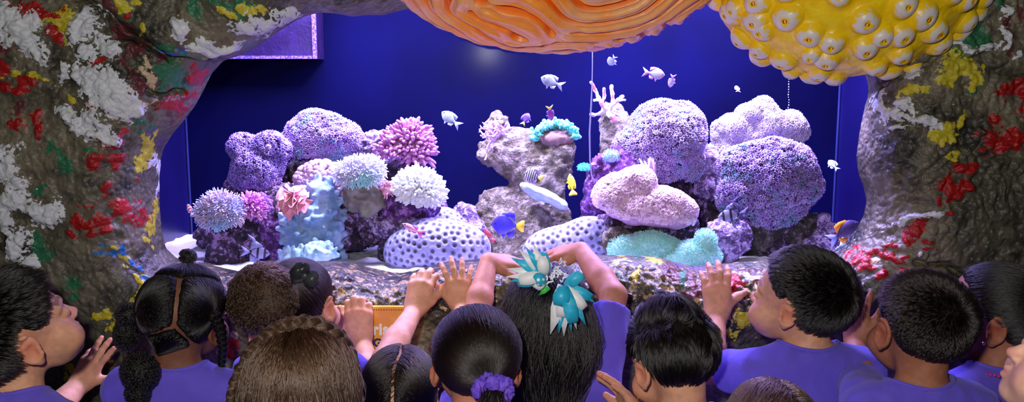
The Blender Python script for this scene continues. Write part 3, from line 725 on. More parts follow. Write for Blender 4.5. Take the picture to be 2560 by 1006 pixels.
# templates
fl6 = merge([(flower(6, 1., .34, .75)[0] + A(0, 0, .75), flower(6)[1]), tube(np.array([[0, 0, -.4], [0, 0, .7]]), [.16, .2], 5)])
fl8 = merge([(flower(8, 1., .26, .35)[0] + A(0, 0, .3), flower(8)[1])])
fin5 = finger(1., .2, 6, .12, 1.1)
tent = finger(1., .085, 5, .35, 1.3)
ringp = merge([(torus(.62, .3, 9, 5)[0] + A(0, 0, .6), torus(.62, .3, 9, 5)[1]), tube(np.array([[0, 0, -.3], [0, 0, .5]]), [.3, .55], 6)])
kv, kf = ico(2); knob = merge([(kv + A(0, 0, .9), kf), tube(np.array([[0, 0, -1.2], [0, 0, .6]]), [.4, .5], 5)])
def polypmat(name, c1, c2, c3=None, scale=16):
    m_ = NT(name); r_ = m_.attr('rnd', 'Fac'); n_ = m_.noise(scale, 3)
    v_ = m_.mix(m_.ramp(m_.math('ADD', m_.math('MULTIPLY', r_, .55), m_.math('MULTIPLY', n_, .5)), .25, .8), c1, c2)
    if c3 is not None: v_ = m_.mix(m_.ramp(m_.math('ADD', m_.math('MULTIPLY', r_, .35), n_), .76, .90), v_, c3)
    m_.base(v_); m_.p(Roughness=.6); m_.b.inputs['Specular IOR Level'].default_value = .25; return m_.m
# ------------------------------------------------------------------ left mound
LG = 'dark rocks of the left reef mound'
rock('dark purple-brown rock beneath the two left dome corals', [(640,520,90,95),(700,590,80,50),(590,560,70,50),(540,600,50,30),(660,440,60,40)], 2.70, rock_dark, seed=1, a=.02)
rock('mottled rock shelf under the far left anemone', [(560,585,75,32),(610,600,55,34),(640,560,40,40)], 2.56, rock_dark, seed=2, a=.016)
rock('grey-brown rock behind the centre of the left mound', [(830,450,110,80),(900,420,60,60),(780,520,110,70),(860,560,110,70)], 2.78, rock_grey, seed=3, a=.02)
rock('dark hollow rock between the knobby blue coral and the ringed dome', [(900,570,76,50),(960,565,60,46),(900,540,60,40)], 2.62, rock_dark, seed=4, a=.02)
rock('whitish lavender rock beside the pink finger coral', [(940,360,42,38),(935,390,48,30),(975,390,30,30),(960,430,60,50)], 2.70, rock_lav, seed=5, a=.016, f=22, b=.008)
rock('purple encrusted rock under the bright white coral', [(1040,520,80,45),(990,560,60,35),(1000,520,50,40)], 2.64, rock_purple, seed=6, a=.018)
rock('small lavender rock right of the ringed dome', [(1165,545,28,24),(1180,580,38,32),(1175,620,42,40),(1160,530,22,16)], 2.62, rock_lav, seed=7, a=.012, f=24, b=.007)
rock('lavender lumpy ledge above the ringed dome', [(960,560,40,20),(990,580,50,22),(1010,560,30,18)], 2.52, rock_lav, seed=8, a=.01, f=24)
rock('dark magenta rock below the pink cabbage coral', [(690,570,42,40),(665,520,40,40),(680,625,40,24)], 2.55, rock_purple, seed=9, a=.014, f=20)
rock('dark craggy rock front at the foot of the left mound', [(600,555,70,50),(690,590,60,40),(860,585,64,40),(640,600,66,32),(720,520,60,60),(860,540,60,50)], 2.58, rock_dark, seed=10, a=.02, f=20, b=.008)
rock('purple rock carrying the bright white coral', [(1040,520,60,34),(990,540,44,40),(1010,500,40,26)], 2.54, rock_purple, seed=12, a=.014, f=20, b=.007)
rock('dark rock carrying the pink finger coral', [(1010,420,50,40),(980,450,60,50),(1030,450,40,40)], 2.68, rock_dark, seed=13, a=.014, f=20, b=.007)
purp = polypmat('purple_polyps', (.17, .10, .42), (.50, .36, .84), (.60, .34, .74))
purp_core = coralmat('purple_coral_flesh', (.03, .014, .07), (.07, .03, .14), scale=40)
aqua = polypmat('violet_and_aqua_polyps', (.32, .19, .54), (.64, .48, .90), (.18, .50, .66), scale=13)
tufted('upper left purple dome of feathery pulsing polyps', [(652,378,64,42),(640,420,66,52),(690,390,34,40),(620,380,40,34),(660,455,44,26)], 2.60, 2000, fl6, .0082, purp_core, purp, 21, amp=.024, f=18, name='dome_coral', extra=[(650,450,2.62,.05,.06)])
tufted('large mauve and aqua dome coral above the left mound', [(808,350,88,58),(765,360,54,52),(850,350,50,48),(800,325,70,42),(800,385,84,34)], 2.68, 2900, fl6, .0082, purp_core, aqua, 22, amp=.02, f=18, name='dome_coral', extra=[(800,400,2.72,.07,.09)])
pinkf = coralmat('pink_finger_flesh', (.36, .12, .30), (.50, .21, .42), scale=40, bump=.2)
t = tufted('pink finger leather coral high on the left mound', [(1022,352,46,36),(1000,370,50,26),(1040,380,36,30)], 2.62, 620, fin5, .027, pinkf, pinkf, 23, amp=.004, tilt=.28, kind='fingers', name='finger_coral', zmin=-.6, dy=.7, lenvar=(.75, .6), extra=[(1020,385,2.66,.035,.045)])
whitec = coralmat('bright_white_flesh', (.86, .88, .92), (.95, .96, .98), scale=30, bump=.1)
tufted('bright white finger coral like a pom-pom, glowing under the lamp', [(1042,468,46,34),(1062,480,40,28)], 2.50, 900, finger(1., .2, 6, .1, 1.15), .024, whitec, whitec, 24, amp=.003, kind='fingers', name='finger_coral', zmin=-.85, tilt=.2, lenvar=(.8, .4), extra=[(1045,490,2.54,.04,.05)])
cream = coralmat('tan_zoanthid', (.36, .22, .34), (.50, .34, .44), scale=40)
tufted('mauve-tan button polyp mound above the pink cabbage coral', [(805,440,50,32),(780,450,40,26),(840,470,44,40)], 2.56, 600, knob, .0095, cream, cream, 25, amp=.006, name='button_coral', extra=[(810,460,2.6,.04,.06)])
anem = coralmat('pale_anemone', (.44, .42, .66), (.62, .46, .62), (.36, .56, .80), scale=22, bump=.1)
tufted('pale fluffy anemone at the far left of the reef', [(548,520,40,36),(530,535,34,30),(575,530,34,34),(548,545,34,26)], 2.47, 1900, tent, .017, coralmat('anemone_flesh', (.55, .30, .36), (.62, .40, .50), scale=30), anem, 26, amp=.004, kind='tentacles', name='anemone', tilt=.5, zmin=-.85, lenvar=(.7, .6), extra=[(550,550,2.50,.03,.05)])
anem2 = coralmat('white_teal_tentacles', (.70, .66, .90), (.86, .84, .96), (.36, .80, .82), scale=20, bump=.1)
def droop(n=1): 
    z = np.linspace(0, 1, 5); return tube(np.stack([.55 * z, 0 * z, .75 * z - .9 * z ** 2], 1), [.1, .1, .09, .08, .05], 5)
tufted('white and teal anemone with drooping tentacles above a pale rock', [(905,425,46,26),(880,435,36,26),(925,430,30,30)], 2.47, 1500, tent, .019, anem2, anem2, 27, amp=.004, kind='tentacles', name='anemone', tilt=.55, zmin=-.9, lenvar=(.8, .5))
rock('pale grey-green rock holding the drooping anemone', [(905,475,48,34),(915,510,52,26),(890,450,40,28)], 2.50, coralmat('pale_rock', (.16, .14, .13), (.27, .24, .22), (.20, .21, .12), scale=24, bump=.6, bscale=70), seed=28, a=.014, f=20, b=.007)
magf = coralmat('magenta_fan', (.46, .12, .42), (.66, .26, .62), scale=30)
tufted('magenta fan of fine fingers beside the far left anemone', [(622,515,24,28),(640,525,18,26)], 2.50, 260, fin5, .018, magf, magf, 29, amp=.003, kind='fingers', name='finger_coral', extra=[(625,530,2.54,.02,.04)])
smallp = coralmat('salmon_knobs', (.72, .34, .50), (.84, .46, .62), scale=30, bump=.1)
tufted('small salmon pink knobbed coral left of the white coral', [(966,475,20,15)], 2.50, 60, fin5, .015, smallp, smallp, 30, amp=.002, kind='fingers', name='finger_coral', extra=[(966,480,2.54,.015,.03)])
# knobby blue coral: mounds with blunt spires
blu = coralmat('blue_green_knobs', (.16, .27, .46), (.30, .42, .62), (.38, .36, .66), scale=20, bump=.3)
def spired(label, bl, Y, n, L, r, m_, seed, name='knob_coral', dy=.8, extra=None):
    rng = np.random.default_rng(seed); el = pellipsoids(bl, Y, dy); s_ = Sdf()
    for c, q in el: s_.ell(c, q, .02)
    for px, py, yy, r0, r1 in (extra or []):
        t_ = P(px, py, yy); s_.cone(t_, (t_[0], yy, SZ - .01), r0, r1, .03)
    Vc, Fc = s_.mesh(.008, 1); pp, nn_ = msurf(Vc, Fc, n, rng)
    for p, q in zip(pp, nn_):
        d = nrm(q + A(0, 0, .55) + .3 * rng.normal(size=3)); l = L * (.5 + rng.random())
        s_.cone(p - q * .01, p + d * l, r * (.9 + .5 * rng.random()), r * (.6 + .5 * rng.random()), .007)
    V, F = s_.mesh(.005, 1); V = lumpy(V, F, .006, 24, seed, .002, 80); V[:, 2] = np.maximum(V[:, 2], SZ - .008)
    return tag(mk(name, V, F, m_), label, 'coral')
spired('blue-green knobby coral column in the middle of the left mound', [(775,545,52,50),(810,520,40,46),(760,590,50,40),(815,575,44,44),(800,480,34,30),(740,560,28,40)], 2.50, 300, .015, .0085, blu, 31, extra=[(780,580,2.53,.06,.09)])
spired('low icy blue knobby coral on the sand under the column coral', [(760,645,44,20),(730,640,26,18),(800,635,40,22)], 2.42, 160, .010, .006, coralmat('icy_blue_knobs', (.24, .40, .56), (.40, .54, .68), scale=30), 32)
# ringed domes
def ringed(label, bl, Y, seed, cell=.016, col=None):
    rng = np.random.default_rng(seed); el = pellipsoids(bl, Y, .85); s_ = Sdf()
    for c, q in el: s_.ell(c, q, .03)
    V, F = s_.mesh(.0045, 1); V[:, 2] = np.maximum(V[:, 2], SZ - .008)
    nr_ = vnormals(V, F); area = len(V) * .0045 ** 2 * 1.0
    sel = V[rng.permutation(len(V))]; sites = []
    # dart throwing
    g_ = {}
    for p in sel[:16000]:
        k_ = tuple(np.floor(p / cell).astype(int)); ok = True
        for a_ in (-1, 0, 1):
            for b_ in (-1, 0, 1):
                for c_ in (-1, 0, 1):
                    for q in g_.get((k_[0] + a_, k_[1] + b_, k_[2] + c_), ()):
                        if ((p - q) ** 2).sum() < cell * cell: ok = False
        if ok: g_.setdefault(k_, []).append(p); sites.append(p)
    sites = np.array(sites); d1 = np.full(len(V), 9.)
    for q in range(0, len(V), 4000):
        d1[q:q + 4000] = np.sqrt(((V[q:q + 4000, None] - sites[None]) ** 2).sum(-1)).min(1)
    t_ = d1 / (cell * .62)
    V2 = V + nr_ * (.0065 * sstep(.25, .85, t_) - .002 * sstep(.9, 1.25, t_) + .012 * fbm(V, 7, seed, 2))[:, None]
    m_ = NT('ringed_coral'); f_ = m_.attr('ring', 'Fac')
    cc = m_.mix(m_.ramp(f_, .35, .8), (.10, .08, .17), m_.mix(m_.ramp(m_.noise(20), .4, .6), (.24, .22, .50), (.36, .34, .64)))
    m_.base(cc); m_.p(Roughness=.6)
    return tag(mk('ringed_dome_coral', V2, F, m_.m, attrs={'ring': t_}), label, 'coral')
ringed('large lilac dome coral covered in rings, standing on the sand left of centre', [(1092,622,122,66),(1050,640,84,44),(1150,625,66,50),(1095,590,80,36)], 2.47, 41, .0175)
ringed('smaller ringed slab coral behind the large ringed dome', [(1085,556,66,34),(1120,560,50,28),(1040,570,40,26)], 2.60, 42, .014)
ringed('flat lilac ringed coral in front of the centre pillar, behind the bow', [(1440,610,104,40),(1380,625,70,30),(1480,585,60,40)], 2.52, 43, .0165)
# cabbage coral: wavy cups
def cabbage(label, px, py, Y, R_, m_, seed):
    rng = np.random.default_rng(seed); c = P(px, py, Y); parts = []
    for k_ in range(11):
        az = 2 * PI * k_ / 11 + .4 * rng.random(); tl = .25 + .8 * (k_ % 3) / 2
        d = nrm(A(math.cos(az) * math.sin(tl * 1.2), -.75 * math.cos(tl) - .25, math.sin(az) * math.sin(tl * 1.2)))
        U = nrm(np.cross(d, A(.2, .3, 1))); W = np.cross(d, U); nu_, nv_ = 56, 14; Vp = []
        sz = R_ * (.65 + .35 * rng.random())
        for side in (0, 1):
            for i_ in range(nv_):
                t_ = i_ / (nv_ - 1)
                for j_ in range(nu_):
                    a_ = (j_ / (nu_ - 1) - .5) * 3.6
                    rr = sz * t_; wv = .15 * sz * t_ * t_ * math.sin(a_ * 4 + k_) + .05 * sz * t_ ** 3 * math.sin(a_ * 9 + 2 * k_)
                    q = c + d * (rr * .75 + .1 * sz) + (U * math.sin(a_) + W * math.cos(a_)) * rr * .62 + W * wv + d * wv * .6
                    Vp.append(q + (d * .004 * (1 - .4 * t_) if side else 0))
        i_, j_ = np.meshgrid(np.arange(nv_ - 1), np.arange(nu_ - 1), indexing='ij'); a_ = (i_ * nu_ + j_).ravel(); n0 = nu_ * nv_
        f1 = np.stack([a_, a_ + 1, a_ + nu_ + 1, a_ + nu_], 1); f2 = f1[:, ::-1] + n0
        e_ = (nv_ - 1) * nu_ + np.arange(nu_ - 1); f3 = np.stack([e_, e_ + 1, e_ + 1 + n0, e_ + n0], 1)
        e0 = np.arange(nv_ - 1) * nu_; f4 = np.stack([e0, e0 + nu_, e0 + nu_ + n0, e0 + n0], 1); f5 = np.stack([e0 + nu_ - 1, e0 + 2 * nu_ - 1, e0 + 2 * nu_ - 1 + n0, e0 + nu_ - 1 + n0], 1)[:, ::-1]
        parts.append((np.array(Vp), np.concatenate([f1, f2, f3, f4, f5])))
    s_ = Sdf().ell(c + A(0, .02, 0), (R_ * .5, R_ * .4, R_ * .5)); parts.append(s_.mesh(.008, 1))
    V, F = merge(parts); return tag(mk('cabbage_coral', V, F, m_), label, 'coral')
cabbage('ruffled coral-pink cabbage leather coral in the left mound', 740, 490, 2.44, .060, coralmat('coral_pink_leather', (.78, .30, .42), (.88, .42, .52), scale=30, bump=.2), 51)
# ------------------------------------------------------------------ centre pillar
s_ = Sdf()
for c, r in pellipsoids([(1245,310,26,36),(1290,365,92,44,.03),(1240,385,46,36),(1390,375,52,46),(1330,410,84,44),(1345,440,60,50),(1390,430,30,60),(1325,470,40,34),(1280,520,74,44),(1235,495,34,22),(1220,540,30,44),(1300,570,104,60),(1385,540,42,44),(1400,580,36,40),(1340,500,60,44),(1385,480,26,40)], 2.72): s_.ell(c, r, .03)
s_.cone(P(1310,580,2.72), (P(1310,580,2.72)[0], 2.72, SZ - .01), .13, .15)
V, F = s_.mesh(.0065, 1); V = lumpy(V, F, .02, 15, 61, .006, 44); V[:, 2] = np.maximum(V[:, 2], SZ - .008)
tag(mk('reef_pillar', V, F, rock_tan), 'tall tan hourglass rock pillar standing alone at the tank centre', 'rock')
teal = coralmat('teal_hammer_tips', (.10, .62, .52), (.20, .78, .64), scale=40, bump=.1)
tc = coralmat('brown_coral_skin', (.22, .12, .14), (.30, .18, .18), scale=30)
rng = np.random.default_rng(62)
th_ = thing('hammer_coral', 'turquoise cluster of round tips crowning the right side of the centre pillar', 'coral', P(1390, 372, 2.68))
s_ = Sdf().ell(P(1390, 345, 2.70), (.058, .045, .028)); V, F = s_.mesh(.006, 1); mk('coral_base', lumpy(V, F, .006, 20, 5), F, tc, th_)
pp = []
for k_ in range(260):
    t_ = rng.random(); a_ = (t_ - .5) * 2.6
    x_ = 1390 + 55 * math.sin(a_) + rng.normal() * 5; y_ = 342 - 40 * math.cos(a_) * (.75 + .3 * rng.random()) + 14 * abs(math.sin(a_)) ** 3 + 10 * rng.random()
    pp.append(P(x_, y_, 2.665 + .06 * rng.random()))
pp = np.array(pp); V, F = scatter(pp, nrm(pp - P(1390, 365, 2.70)), knob, .0062, rng, .2); mk('tips', V, F, teal, th_)['kind'] = 'stuff'
# gorgonian on its left shoulder
def branches(name, label, root, dirs, L, r, m_, seed, levels=3, spread=.6, lump=.3, h=.003, kids=2, up=.3):
    rng = np.random.default_rng(seed); s_ = Sdf()
    def go(p, d, l, rr, lv):
        q = p
        for k_ in range(4):
            d = nrm(d + .18 * rng.normal(size=3) + A(0, 0, up * .15)); q2 = q + d * l / 4; s_.cone(q, q2, rr, rr * .94, .003)
            if lump: s_.ell(q2, A(1, 1, 1) * rr * (1 + lump * rng.random()), .002)
            q = q2; rr *= .95
        if lv > 0:
            for k_ in range(kids): go(q, nrm(d + spread * rng.normal(size=3) * A(1, .6, 1)), l * .72, rr * .9, lv - 1)
    for d in dirs: go(A(*root), nrm(A(*d)), L, r, levels)
    V, F = s_.mesh(h, 1); return tag(mk(name, V, F, m_), label, 'coral')
gor = coralmat('pink_gorgonian', (.52, .30, .52), (.74, .52, .72), scale=90)
branches('branching_coral', 'pink twiggy coral sprouting from the left shoulder of the centre pillar', P(1235, 350, 2.66), [(-.8,-.2,.3),(-.5,-.3,.8),(-.2,-.3,.9),(.1,-.3,.8),(-1,-.3,0),(.4,-.4,.5),(-.5,-.6,.4),(0,-.6,.6),(.6,-.4,.3),(.3,-.5,.7)], .030, .0036, gor, 63, 3, .6, .4, .0024)
# white plate
s_ = Sdf()
pl = [(1318,468,20,9),(1335,480,26,10),(1362,492,34,12),(1390,505,26,11),(1405,515,14,9)]
for c, r in pellipsoids(pl, 2.60): s_.ell(c, (r[0], .05, r[2] * 1.25), .012, rot('y', 24) @ rot('x', -10))
V, F = s_.mesh(.004, 1); V = V + vnormals(V, F) * (.008 * fbm(V, 26, 64, 3))[:, None]
m = NT('white_plate'); gz = m.n.new('ShaderNodeNewGeometry'); sx_ = m.n.new('ShaderNodeSeparateXYZ'); m.t.links.new(gz.outputs['Normal'], sx_.inputs[0])
m.base(m.mix(m.ramp(m.noise(30), .4, .7), (.34, .46, .54), (.52, .58, .64))); m.p(Roughness=.5)
tag(mk('plate_coral', V, F, m.m), 'tilted white plate coral jutting from the middle of the centre pillar', 'coral')
# ------------------------------------------------------------------ right mound
rock('beige upright rock carrying the branching coral', [(1530,290,30,36),(1545,320,36,40),(1540,370,36,50),(1560,420,50,60)], 2.72, rock_tan, seed=71, a=.014)
rock('purple crusted rock at the left edge of the right mound', [(1510,430,40,44),(1500,470,42,40),(1540,400,34,34),(1490,520,30,30),(1560,440,46,60)], 2.62, rock_purple, seed=72, a=.014, f=22)
rock('dark brown rock in the cleft between the two big right domes', [(1690,480,120,70),(1790,450,70,80),(1760,540,110,70),(1800,400,40,50),(1640,560,140,50)], 2.80, rock_dark, seed=73, a=.022)
rock('lavender lumpy rock wedged between the big right domes', [(1775,400,30,26),(1790,440,34,30),(1770,470,40,26),(1760,420,20,30)], 2.64, rock_lav, seed=74, a=.012, f=24, b=.008)
rock('grey rock under the big purple dome on the right', [(1950,585,140,56),(1870,560,90,60),(2030,600,60,40),(1900,620,120,36)], 2.62, rock_grey, seed=75, a=.02)
rock('lavender rock with a magenta patch right of the green mat coral', [(1815,575,42,26),(1800,605,50,36),(1840,600,40,40),(1790,640,44,20)], 2.48, rock_lav, seed=76, a=.012, f=22, b=.007)
rock('small encrusted rock at the far right foot of the reef', [(2060,560,18,28),(2075,590,24,26),(2050,610,36,26)], 2.54, rock_lav, seed=77, a=.012, f=24, b=.006)
rock('dark brown rock under the pink double mound', [(1580,570,90,26),(1690,590,60,30),(1540,560,50,26),(1660,560,80,30)], 2.52, rock_dark, seed=78, a=.014)
rock('tan smooth rock left of the green mat coral', [(1545,590,34,20),(1530,610,26,22)], 2.46, rock_tan, seed=79, a=.008)
lavp = polypmat('lavender_polyps', (.38, .26, .58), (.74, .58, .92), (.34, .42, .72), scale=14)
tufted('great lavender dome coral at the top of the right mound', [(1662,345,106,94),(1650,400,104,70),(1690,330,74,80),(1600,370,60,66),(1720,400,60,60)], 2.66, 4000, fl6, .0080, purp_core, lavp, 81, name='dome_coral', extra=[(1670,420,2.74,.09,.11)])
whp = coralmat('blush_white_fluff', (.82, .66, .90), (.94, .82, .96), scale=18, bump=.1)
tufted('white and blush fluffy cloud coral at the top right of the reef', [(1900,300,58,48),(1840,330,56,38),(1950,320,44,36),(1890,345,80,36),(1985,330,26,20),(1805,345,28,30),(1800,380,34,34)], 2.72, 5200, fl6, .0076, whp, whp, 82, amp=.03, f=20, name='cloud_coral', extra=[(1890,360,2.76,.08,.1)])
redp = polypmat('violet_green_polyps', (.26, .16, .46), (.66, .48, .88), (.14, .34, .42), scale=15)
tufted('massive purple dome coral in front of the fluffy white one', [(1925,430,118,84),(1900,480,112,70),(1970,460,84,80),(1880,420,80,60),(1930,520,90,50)], 2.58, 4300, fl6, .0080, purp_core, redp, 83, name='dome_coral', extra=[(1930,500,2.64,.1,.12)])
pkp = polypmat('pale_pink_ring_polyps', (.62, .36, .58), (.95, .72, .90), scale=20)
tufted('pale pink double mound of ring polyps at the front of the right mound', [(1535,490,62,52),(1590,455,60,40),(1655,520,88,54),(1600,520,90,48),(1700,535,50,44),(1560,450,44,30)], 2.46, 3600, ringp, .0066, coralmat('pink_coral_flesh', (.45, .22, .46), (.6, .34, .6), scale=30), pkp, 84, name='ring_polyp_coral', zmin=-.6, tilt=.2, extra=[(1620,530,2.52,.08,.1)])
grn_ = polypmat('mint_mat', (.34, .80, .70), (.66, .97, .90), (.42, .52, .66), scale=18)
tufted('mint green mat coral in low mounds just inside the ledge', [(1570,622,54,34),(1625,606,56,28),(1665,620,44,28),(1610,635,80,24)], 2.43, 4200, tent, .0075, coralmat('mint_flesh', (.36, .78, .70), (.50, .86, .80), scale=40), grn_, 85, amp=.008, f=18, kind='tentacles', name='mat_coral', tilt=.5, zmin=-.9)
tufted('lower mint green mat coral right of the first, against the glass', [(1735,636,52,32),(1700,650,44,24),(1775,640,36,24),(1765,600,28,28)], 2.40, 3600, tent, .0075, coralmat('mint_flesh_pale', (.36, .78, .70), (.50, .86, .80), scale=40), grn_, 86, amp=.008, f=18, kind='tentacles', name='mat_coral', tilt=.5, zmin=-.9)
cap = coralmat('sea_green_cap', (.06, .60, .46), (.12, .74, .58), scale=60, bump=.3)
tufted('tiny bright sea-green cap coral on the left tip of the right mound', [(1460,420,20,11)], 2.60, 300, tent, .006, cap, cap, 87, amp=.002, kind='tentacles', name='cap_coral', extra=[(1475,425,2.63,.012,.04)])
tufted('small blue-green dome coral beside the purple crusted rock', [(1527,392,23,18)], 2.58, 360, tent, .006, blu, coralmat('bluegreen_fuzz', (.26, .48, .62), (.36, .6, .7), scale=40), 88, amp=.002, kind='tentacles', name='cap_coral', extra=[(1530,400,2.62,.015,.04)])
fea = coralmat('pale_pink_plume', (.72, .48, .74), (.86, .66, .86), scale=40, bump=.1)
th_ = thing('plume_coral', 'pale pink plume coral fanning up behind the pink double mound', 'coral', P(1620, 455, 2.58)); rng = np.random.default_rng(89); parts = []
for k_ in range(26):
    c0 = P(1625 + 8 * rng.normal(), 450, 2.58 + .01 * rng.normal()); tip = P(1596 + 46 * rng.random(), 392 + 40 * rng.random(), 2.55 + .05 * rng.random())
    zz = np.linspace(0, 1, 6)[:, None]; parts.append(tube(c0 + (tip - c0) * zz + A(0, -.01, 0) * np.sin(zz * PI), [.003, .0045, .005, .005, .004, .002], 6))
V, F = merge(parts); mk('plumes', V, F, fea, th_)
s_ = Sdf().cone(P(1625, 448, 2.58), (P(1625, 448, 2.58)[0], 2.6, SZ - .01), .012, .03); V, F = s_.mesh(.006, 1); mk('stem', V, F, fea, th_)
# branching white coral with red skin
m = NT('white_red_branch'); m.base(m.mix(m.ramp(m.noise(34, 3), .50, .60), (.74, .62, .84), (.80, .16, .26))); m.p(Roughness=.5)
s_ = Sdf(); rng = np.random.default_rng(90)
for pl, r0 in (([(1520,285),(1505,262),(1497,245),(1488,225),(1478,206)], 6.5), ([(1505,262),(1511,240),(1509,222)], 6), ([(1525,275),(1533,252),(1531,235),(1528,216)], 6.5), ([(1533,262),(1545,250),(1556,242)], 6.5), ([(1515,272),(1500,284),(1484,288),(1477,286)], 6), ([(1497,250),(1486,252)], 5), ([(1515,268),(1522,262)], 4.5), ([(1545,252),(1562,250)], 5), ([(1522,285),(1535,300)], 10)):
    q = [P(x, y, 2.66 + .012 * rng.normal()) for x, y in pl]; s1 = MPP(1515, 250, 2.66)
    for a_, b_ in zip(q[:-1], q[1:]):
        s_.cone(a_, b_, r0 * s1 * .50, r0 * s1 * .50, .004)
        for t_ in np.linspace(0, 1, 4): s_.ell(a_ + (b_ - a_) * t_ + rng.normal(size=3) * .001, A(1, 1, 1) * r0 * s1 * (.58 + .25 * rng.random()), .003)
V, F = s_.mesh(.0026, 1); tag(mk('branching_coral', V, F, m.m), 'knobby white and red branching coral above the left of the right mound', 'coral')
# hanging line and bubble string
wl = mat('pale_line', (.22, .22, .36), rough=.5)
pts = np.array([P(x, y, 2.50) for x, y in ((1481,60),(1481,160),(1480,210),(1478,260),(1474,330),(1475,400),(1479,440),(1487,458))])
V, F = tube(pts, [.0012, .0012, .0014, .0022, .0024, .0022, .0018, .0012], 7); tag(mk('hanging_line', V, F, wl), 'thin pale line hanging down in the water left of the branching coral', 'line')
rng = np.random.default_rng(5); kv1, kf1 = ico(1)
bub = merge([(kv1 * (.0012 + .0008 * rng.random()) * A(1, 1, 1.6) + P(1972 + rng.normal() * .8, y, 2.7), kf1) for y in np.arange(120, 285, 6.5)])
o = tag(mk('air_bubbles', *bub, mat('bubble', (.7, .72, 1), rough=.1)), 'thin rising string of air bubbles above the fluffy white coral', 'bubbles'); o['kind'] = 'stuff'
# ================================================================== fish
def fish(name, label, px, py, Y, length, head, turn, m_, fin_m, tall=.40, thick=.17, tail='fork', dorsal=.16, group=None, filament=False, tail_m=None):
    """length px of the whole fish; head = image-plane direction of the snout in degrees (0 right, 90 up); turn swings it towards the lens"""
    s1 = MPP(px, py, Y) * length; c = P(px, py, Y)
    Rm = rot('y', -head) @ rot('z', turn)
    flip = 1 if abs((head + 180) % 360 - 180) < 91 else -1
    T = lambda V: (np.asarray(V) * A(1, 1, flip)) @ Rm.T * s1 + c
    o = thing(name, label, 'fish', c, group or 'fish swimming in the tank')
    n, k_ = 22, 14; x = np.linspace(0, 1, n)
    prof = np.interp(x, [0, .04, .12, .3, .5, .7, .86, 1], [.02, .2, .52, .95, 1, .68, .26, .17]) * tall / 2
    V = []
    for i_ in range(n):
        for j_ in range(k_):
            a_ = 2 * PI * j_ / k_
            V.append((.48 - x[i_] * .74, math.cos(a_) * thick / 2 * (prof[i_] / (tall / 2)) ** .8 * (1 - .5 * x[i_] ** 3), math.sin(a_) * prof[i_]))
    V += [(.485, 0, 0), (-.265, 0, 0)]; F = []
    for i_ in range(n - 1):
        for j_ in range(k_):
            a_, b_ = i_ * k_ + j_, i_ * k_ + (j_ + 1) % k_; F += [[a_, b_, b_ + k_], [a_, b_ + k_, a_ + k_]]
    for j_ in range(k_): F += [[n * k_, (j_ + 1) % k_, j_], [n * k_ + 1, (n - 1) * k_ + j_, (n - 1) * k_ + (j_ + 1) % k_]]
    bl = A(*[v for v in V]) if 0 else np.array(V)
    mk('body', T(bl), np.array(F), m_, o, attrs={'along': bl[:, 0]})
    def slab(name_, poly, m2, th=.012):
        q = np.array(poly, float); n_ = len(q); c_ = q.mean(0)
        V = np.concatenate([np.c_[q[:, 0], 0 * q[:, 0] + th, q[:, 1]], np.c_[q[:, 0], 0 * q[:, 0] - th, q[:, 1]], [[c_[0], th * 1.6, c_[1]], [c_[0], -th * 1.6, c_[1]]]])
        F = []
        for i_ in range(n_):
            j_ = (i_ + 1) % n_; F += [[2 * n_, i_, j_], [2 * n_ + 1, n_ + j_, n_ + i_], [i_, n_ + i_, n_ + j_], [i_, n_ + j_, j_]]
        mk(name_, T(V), np.array(F), m2, o)
    t2 = tail_m or fin_m
    if tail == 'fork': slab('tail_fin', [(-.24, .05), (-.34, .11), (-.52, .2), (-.42, .04), (-.38, 0), (-.42, -.04), (-.52, -.2), (-.34, -.11), (-.24, -.05)], t2)
    else: slab('tail_fin', [(-.24, .05), (-.40, .17), (-.47, .16), (-.45, 0), (-.47, -.16), (-.40, -.17), (-.24, -.05)], t2)
    h_ = tall / 2
    slab('dorsal_fin', [(.26, h_ * .7), (.16, h_ * (1 + dorsal * .5)), (-.02, h_ * (1 + dorsal)), (-.18, h_ * (.9 + dorsal * .9)), (-.20, h_ * .35), (-.02, h_ * .8), (.15, h_ * .8)], fin_m)
    slab('anal_fin', [(.02, -h_ * .8), (-.04, -h_ * (1 + dorsal * .7)), (-.18, -h_ * (.85 + dorsal * .8)), (-.20, -h_ * .35), (-.06, -h_ * .7)], fin_m)
    slab('pelvic_fin', [(.18, -h_ * .8), (.10, -h_ * 1.45), (.06, -h_ * .85)], fin_m)
    if filament:
        slab('fin_streamer', [(.05, h_ * .9), (-.10, h_ * 2.4), (-.34, h_ * 3.0), (-.30, h_ * 2.7), (-.14, h_ * 1.9), (-.06, h_ * .8)], fin_m)
        slab('fin_streamer', [(.10, -h_ * .8), (.02, -h_ * 2.0), (-.10, -h_ * 2.5), (-.04, -h_ * 1.7), (.02, -h_ * .8)], fin_m)
    ev, ef = ico(2); eyes = [(ev * .026 + A(.37, s2 * thick * .30, .035), ef) for s2 in (1, -1)]
    V, F = merge(eyes); mk('eyes', T(V), F, eye_m, o)
    return o
eye_m = mat('fish_eye', (.01, .01, .02), rough=.15)
silver = mat('silver_fish', (.24, .28, .42), (.32, .36, .50), scale=60, rough=.4); silfin = mat('silver_fin', (.55, .62, .92), rough=.4)
def striped(name, c1, c2, freq, duty=.5, c3=None):
    m_ = NT(name); a_ = m_.attr('along', 'Fac'); s_ = m_.math('SINE', m_.math('MULTIPLY', a_, freq))
    m_.base(m_.mix(m_.ramp(s_, duty - .15, duty + .15), c1, c2)); m_.p(Roughness=.45); return m_.m
pinks = NT('pink_back_fish'); g_ = pinks.n.new('ShaderNodeNewGeometry'); pinks.base(pinks.mix(pinks.ramp(pinks.attr('along', 'Fac'), .2, .5), (.38, .36, .60), (.55, .22, .34))); pinks.p(Roughness=.4); pinks = pinks.m
pkfin = mat('pink_fin', (.75, .36, .68), rough=.4)
